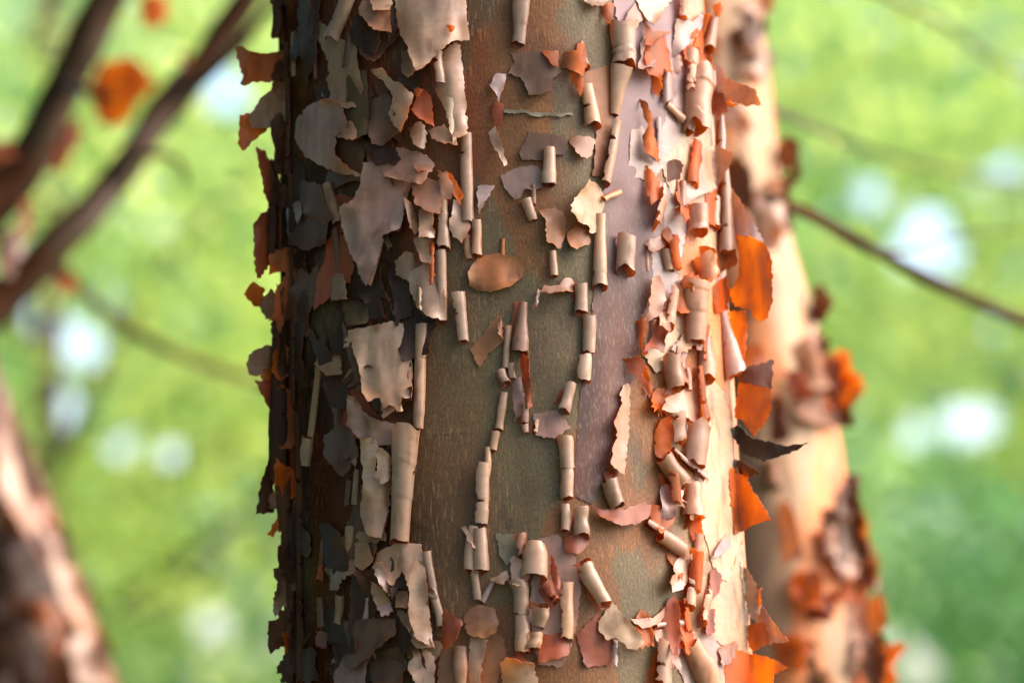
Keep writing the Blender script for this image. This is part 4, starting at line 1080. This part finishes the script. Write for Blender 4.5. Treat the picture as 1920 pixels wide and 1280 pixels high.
# ------------------------------------------------------------------ leafy trees in the distance
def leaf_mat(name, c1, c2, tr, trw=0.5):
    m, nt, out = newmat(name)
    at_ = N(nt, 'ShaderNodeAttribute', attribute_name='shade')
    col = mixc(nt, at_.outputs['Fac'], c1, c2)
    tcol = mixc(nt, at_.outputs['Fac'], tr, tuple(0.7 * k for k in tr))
    pb = N(nt, 'ShaderNodeBsdfPrincipled')
    nt.links.new(col, pb.inputs[0])
    pb.inputs['Roughness'].default_value = 0.5
    tb = N(nt, 'ShaderNodeBsdfTranslucent')
    nt.links.new(tcol, tb.inputs[0])
    mx = N(nt, 'ShaderNodeMixShader', i_0=trw)
    nt.links.new(pb.outputs[0], mx.inputs[1])
    nt.links.new(tb.outputs[0], mx.inputs[2])
    nt.links.new(mx.outputs[0], out.inputs[0])
    return m

def unit(v):
    return v / np.maximum(np.linalg.norm(v, axis=-1, keepdims=True), 1e-9)

# the brightest chinks of sky between the crowns
CHINKS = [(420, 172, 17), (1740, 425, 19), (1700, 470, 12), (1770, 480, 12), (90, 605, 17), (155, 652, 17), (120, 770, 17), (1840, 790, 15), (1795, 795, 15), (1715, 810, 9), (1720, 1250, 15), (1650, 1200, 8), (225, 840, 8), (1630, 370, 9), (320, 850, 8), (1890, 320, 8), (400, 1170, 8)]

def crown(name, centre, size, n_clump, per, leaf, mat, parent, origin, seed, flat=0.6, spread=0.33):
    g = np.random.default_rng(seed)
    lobes = centre if isinstance(centre, list) else [(centre, size, n_clump)]
    cl = np.concatenate([unit(g.normal(size=(k, 3))) * (g.uniform(0.15, 1, (k, 1)) ** 0.5) * np.asarray(sz) + np.asarray(ct) for ct, sz, k in lobes])
    n_clump = len(cl)
    cs = g.uniform(0.6, 1.3, n_clump) * spread
    P = np.repeat(cl, per, 0) + g.normal(size=(n_clump * per, 3)) * np.repeat(cs, per)[:, None] * np.array([1, 1, flat])
    sh = np.repeat(g.uniform(0, 1, n_clump), per) * 0.6 + g.uniform(0, 0.4, n_clump * per)
    keep = P[:, 2] > 0.15
    # leave the chinks open
    rel = P - CAM
    dep = rel @ FW
    pxl = 960 + (rel @ RT) / dep / W * 1920
    pyl = 640 - (rel @ UP) / dep / W * 1920
    for a, b, q in CHINKS:
        keep &= np.hypot(pxl - a, pyl - b) > q * 1.6 + 0.35 * leaf / dep / W * 1920
    keep &= ~((dep < 5.0) & (np.abs(pxl - 960) < 1250) & (np.abs(pyl - 640) < 950) & (dep > 0))
    P, sh = P[keep], sh[keep]
    n = len(P)
    nrm = unit(g.normal(size=(n, 3)) * 0.75 + np.array([0, 0, 0.8]))
    d = unit(np.cross(nrm, g.normal(size=(n, 3))))
    s = np.cross(nrm, d)
    L = leaf * g.uniform(0.6, 1.3, (n, 1))
    V = np.stack([P - d * L * .5, P + s * L * .3 - nrm * L * .06, P + d * L * .5 - nrm * L * .12, P - s * L * .3 - nrm * L * .06], 1).reshape(-1, 3)
    F = np.arange(4 * n).reshape(n, 4)
    me = bpy.data.meshes.new(name)
    me.vertices.add(4 * n); me.loops.add(4 * n); me.polygons.add(n)
    me.vertices.foreach_set('co', (V - np.asarray(origin)).astype(np.float32).ravel())
    me.loops.foreach_set('vertex_index', F.astype(np.int32).ravel())
    me.polygons.foreach_set('loop_start', np.arange(0, 4 * n, 4, dtype=np.int32))
    me.update(calc_edges=True)
    at_ = me.attributes.new('shade', 'FLOAT', 'FACE')
    at_.data.foreach_set('value', sh.astype(np.float32))
    me.materials.append(mat)
    return link(name, me, parent), cl

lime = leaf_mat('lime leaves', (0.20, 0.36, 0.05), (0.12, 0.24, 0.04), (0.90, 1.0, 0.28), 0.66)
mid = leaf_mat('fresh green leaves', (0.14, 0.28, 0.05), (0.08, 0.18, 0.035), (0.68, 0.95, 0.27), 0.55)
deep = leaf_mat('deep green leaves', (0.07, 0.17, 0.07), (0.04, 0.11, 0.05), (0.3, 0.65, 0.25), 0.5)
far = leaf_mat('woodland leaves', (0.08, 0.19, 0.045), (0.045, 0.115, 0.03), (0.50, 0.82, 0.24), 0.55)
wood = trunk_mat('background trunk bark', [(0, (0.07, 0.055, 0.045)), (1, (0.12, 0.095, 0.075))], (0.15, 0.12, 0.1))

def leafy(label, x, y, h, size, mat, seed, n_clump=60, per=110, leaf=0.06, spread=0.33, branches=7, tr=0.05):
    o = (x, y, 0.0)
    t = empty('leafy_tree', o, label, 'tree', 'leafy trees in the blurred distance')
    c = (x, y, h)
    ob, cl = crown('crown', c, size, n_clump, per, leaf, mat, t, o, seed, spread=spread)
    g = random.Random(seed)
    top = h + size[2] * 0.5
    tube('trunk', [(x, y, -0.02), (x + g.uniform(-.05, .05), y, h * .4), (x + g.uniform(-.12, .12), y, h * .8), (x + g.uniform(-.2, .2), y, top)], [tr * 1.5, tr, tr * .8, tr * .25], wood, t, o, n=10, seed=seed)
    for k in range(branches):
        e = cl[g.randrange(len(cl))]
        z0 = min(max(0.6, e[2] - 0.5 * math.hypot(e[0] - x, e[1] - y)), top * .85)
        s = np.array([x, y, z0])
        m_ = s * .45 + e * .55 + np.array([g.uniform(-.1, .1), 0, g.uniform(0, .15)])
        tube('branch', [s, m_, e], [tr * .4, tr * .25, tr * .08], wood, t, o, n=7, seed=seed + k)

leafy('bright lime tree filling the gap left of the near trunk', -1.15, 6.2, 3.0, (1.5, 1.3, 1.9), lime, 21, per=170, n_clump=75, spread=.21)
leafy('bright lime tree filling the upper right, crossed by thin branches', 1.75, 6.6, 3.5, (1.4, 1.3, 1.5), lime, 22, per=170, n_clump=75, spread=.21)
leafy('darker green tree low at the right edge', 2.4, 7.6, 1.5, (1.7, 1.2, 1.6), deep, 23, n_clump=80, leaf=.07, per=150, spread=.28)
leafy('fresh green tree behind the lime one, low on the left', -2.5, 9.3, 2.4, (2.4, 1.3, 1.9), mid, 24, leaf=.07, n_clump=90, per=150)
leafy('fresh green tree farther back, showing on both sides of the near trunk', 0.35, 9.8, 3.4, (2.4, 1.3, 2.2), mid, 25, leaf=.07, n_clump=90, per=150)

# unseen leaf masses added above, left and behind the camera to block sky light
shade = leaf_mat('added shading leaves', (0.05, 0.11, 0.03), (0.03, 0.07, 0.02), (0.2, 0.4, 0.08), 0.3)
crown('crown', [((-1.7, 0.2, 4.9), (2.5, 2.6, 1.5), 120), ((-3.3, -1.5, 2.9), (1.4, 2.4, 2.2), 130), ((-0.3, -6.2, 4.4), (3.0, 1.8, 2.4), 95)],
      None, None, 60, 0.14, shade, tree, base, 41, spread=0.45)
crown('crown', [((x3[-1] - .5, 0.9, 4.3), (1.5, 1.9, 1.5), 80), ((x3[-1] - 1.2, 0.6, 2.2), (0.9, 1.6, 1.6), 60)], None, None, 60, 0.13, shade, tree3, b3, 42, spread=0.45)  # more unseen lobes, added to keep sky light off the left

# the wood beyond
gw = np.random.default_rng(3)
fo = None
allc = empty('far_wood', (0, 20, 0), 'mass of out of focus woodland beyond the nearer trees', 'woodland')
allc['kind'] = 'stuff'
ob, _ = crown('woodland', (0, 17, 3.2), (8, 3.0, 4.0), 520, 110, 0.16, far, None, (0, 17, 0), 77, spread=0.8)
bpy.data.objects.remove(allc)
ob.location = (0, 17, 0)
ob.name = 'far_woodland'
ob['kind'] = 'stuff'
ob['label'], ob['category'] = 'mass of out of focus woodland beyond the nearer trees', 'woodland'

# ------------------------------------------------------------------ of the many pieces on one stem the hundred largest stay parts, the scraps become one
def screen_size(o):
    p = np.array([o.matrix_basis @ v.co for v in o.data.vertices]) + np.asarray(o.parent.location)
    rel = p - CAM
    d = rel @ FW
    x_, y_ = (rel @ RT) / d, (rel @ UP) / d
    return (x_.max() - x_.min()) * (y_.max() - y_.min())

def merge(objs, name, parent):
    V, F, MI, mats = [], [], [], []
    for o in objs:
        me = o.data
        b = len(V)
        V += [tuple(v.co) for v in me.vertices]
        loc = []
        for m in me.materials:
            if m not in mats:
                mats.append(m)
            loc.append(mats.index(m))
        for p in me.polygons:
            F.append(tuple(b + i for i in p.vertices))
            MI.append(loc[p.material_index])
    for o in objs:
        me = o.data
        bpy.data.objects.remove(o)
        bpy.data.meshes.remove(me)
    ob = link(name, mesh(name, V, F, mats, MI), parent)
    ob['kind'] = 'stuff'

for tr_ in (tree, tree2, tree3):
    for kind in ('bark_curl', 'bark_flake', 'bark_sheet'):
        ch = [o for o in COL.objects if o.parent == tr_ and o.name.split('.')[0] == kind]
        if len(ch) > 100:
            ch.sort(key=screen_size, reverse=True)
            merge(ch[100:], 'small_' + kind + 's', tr_)
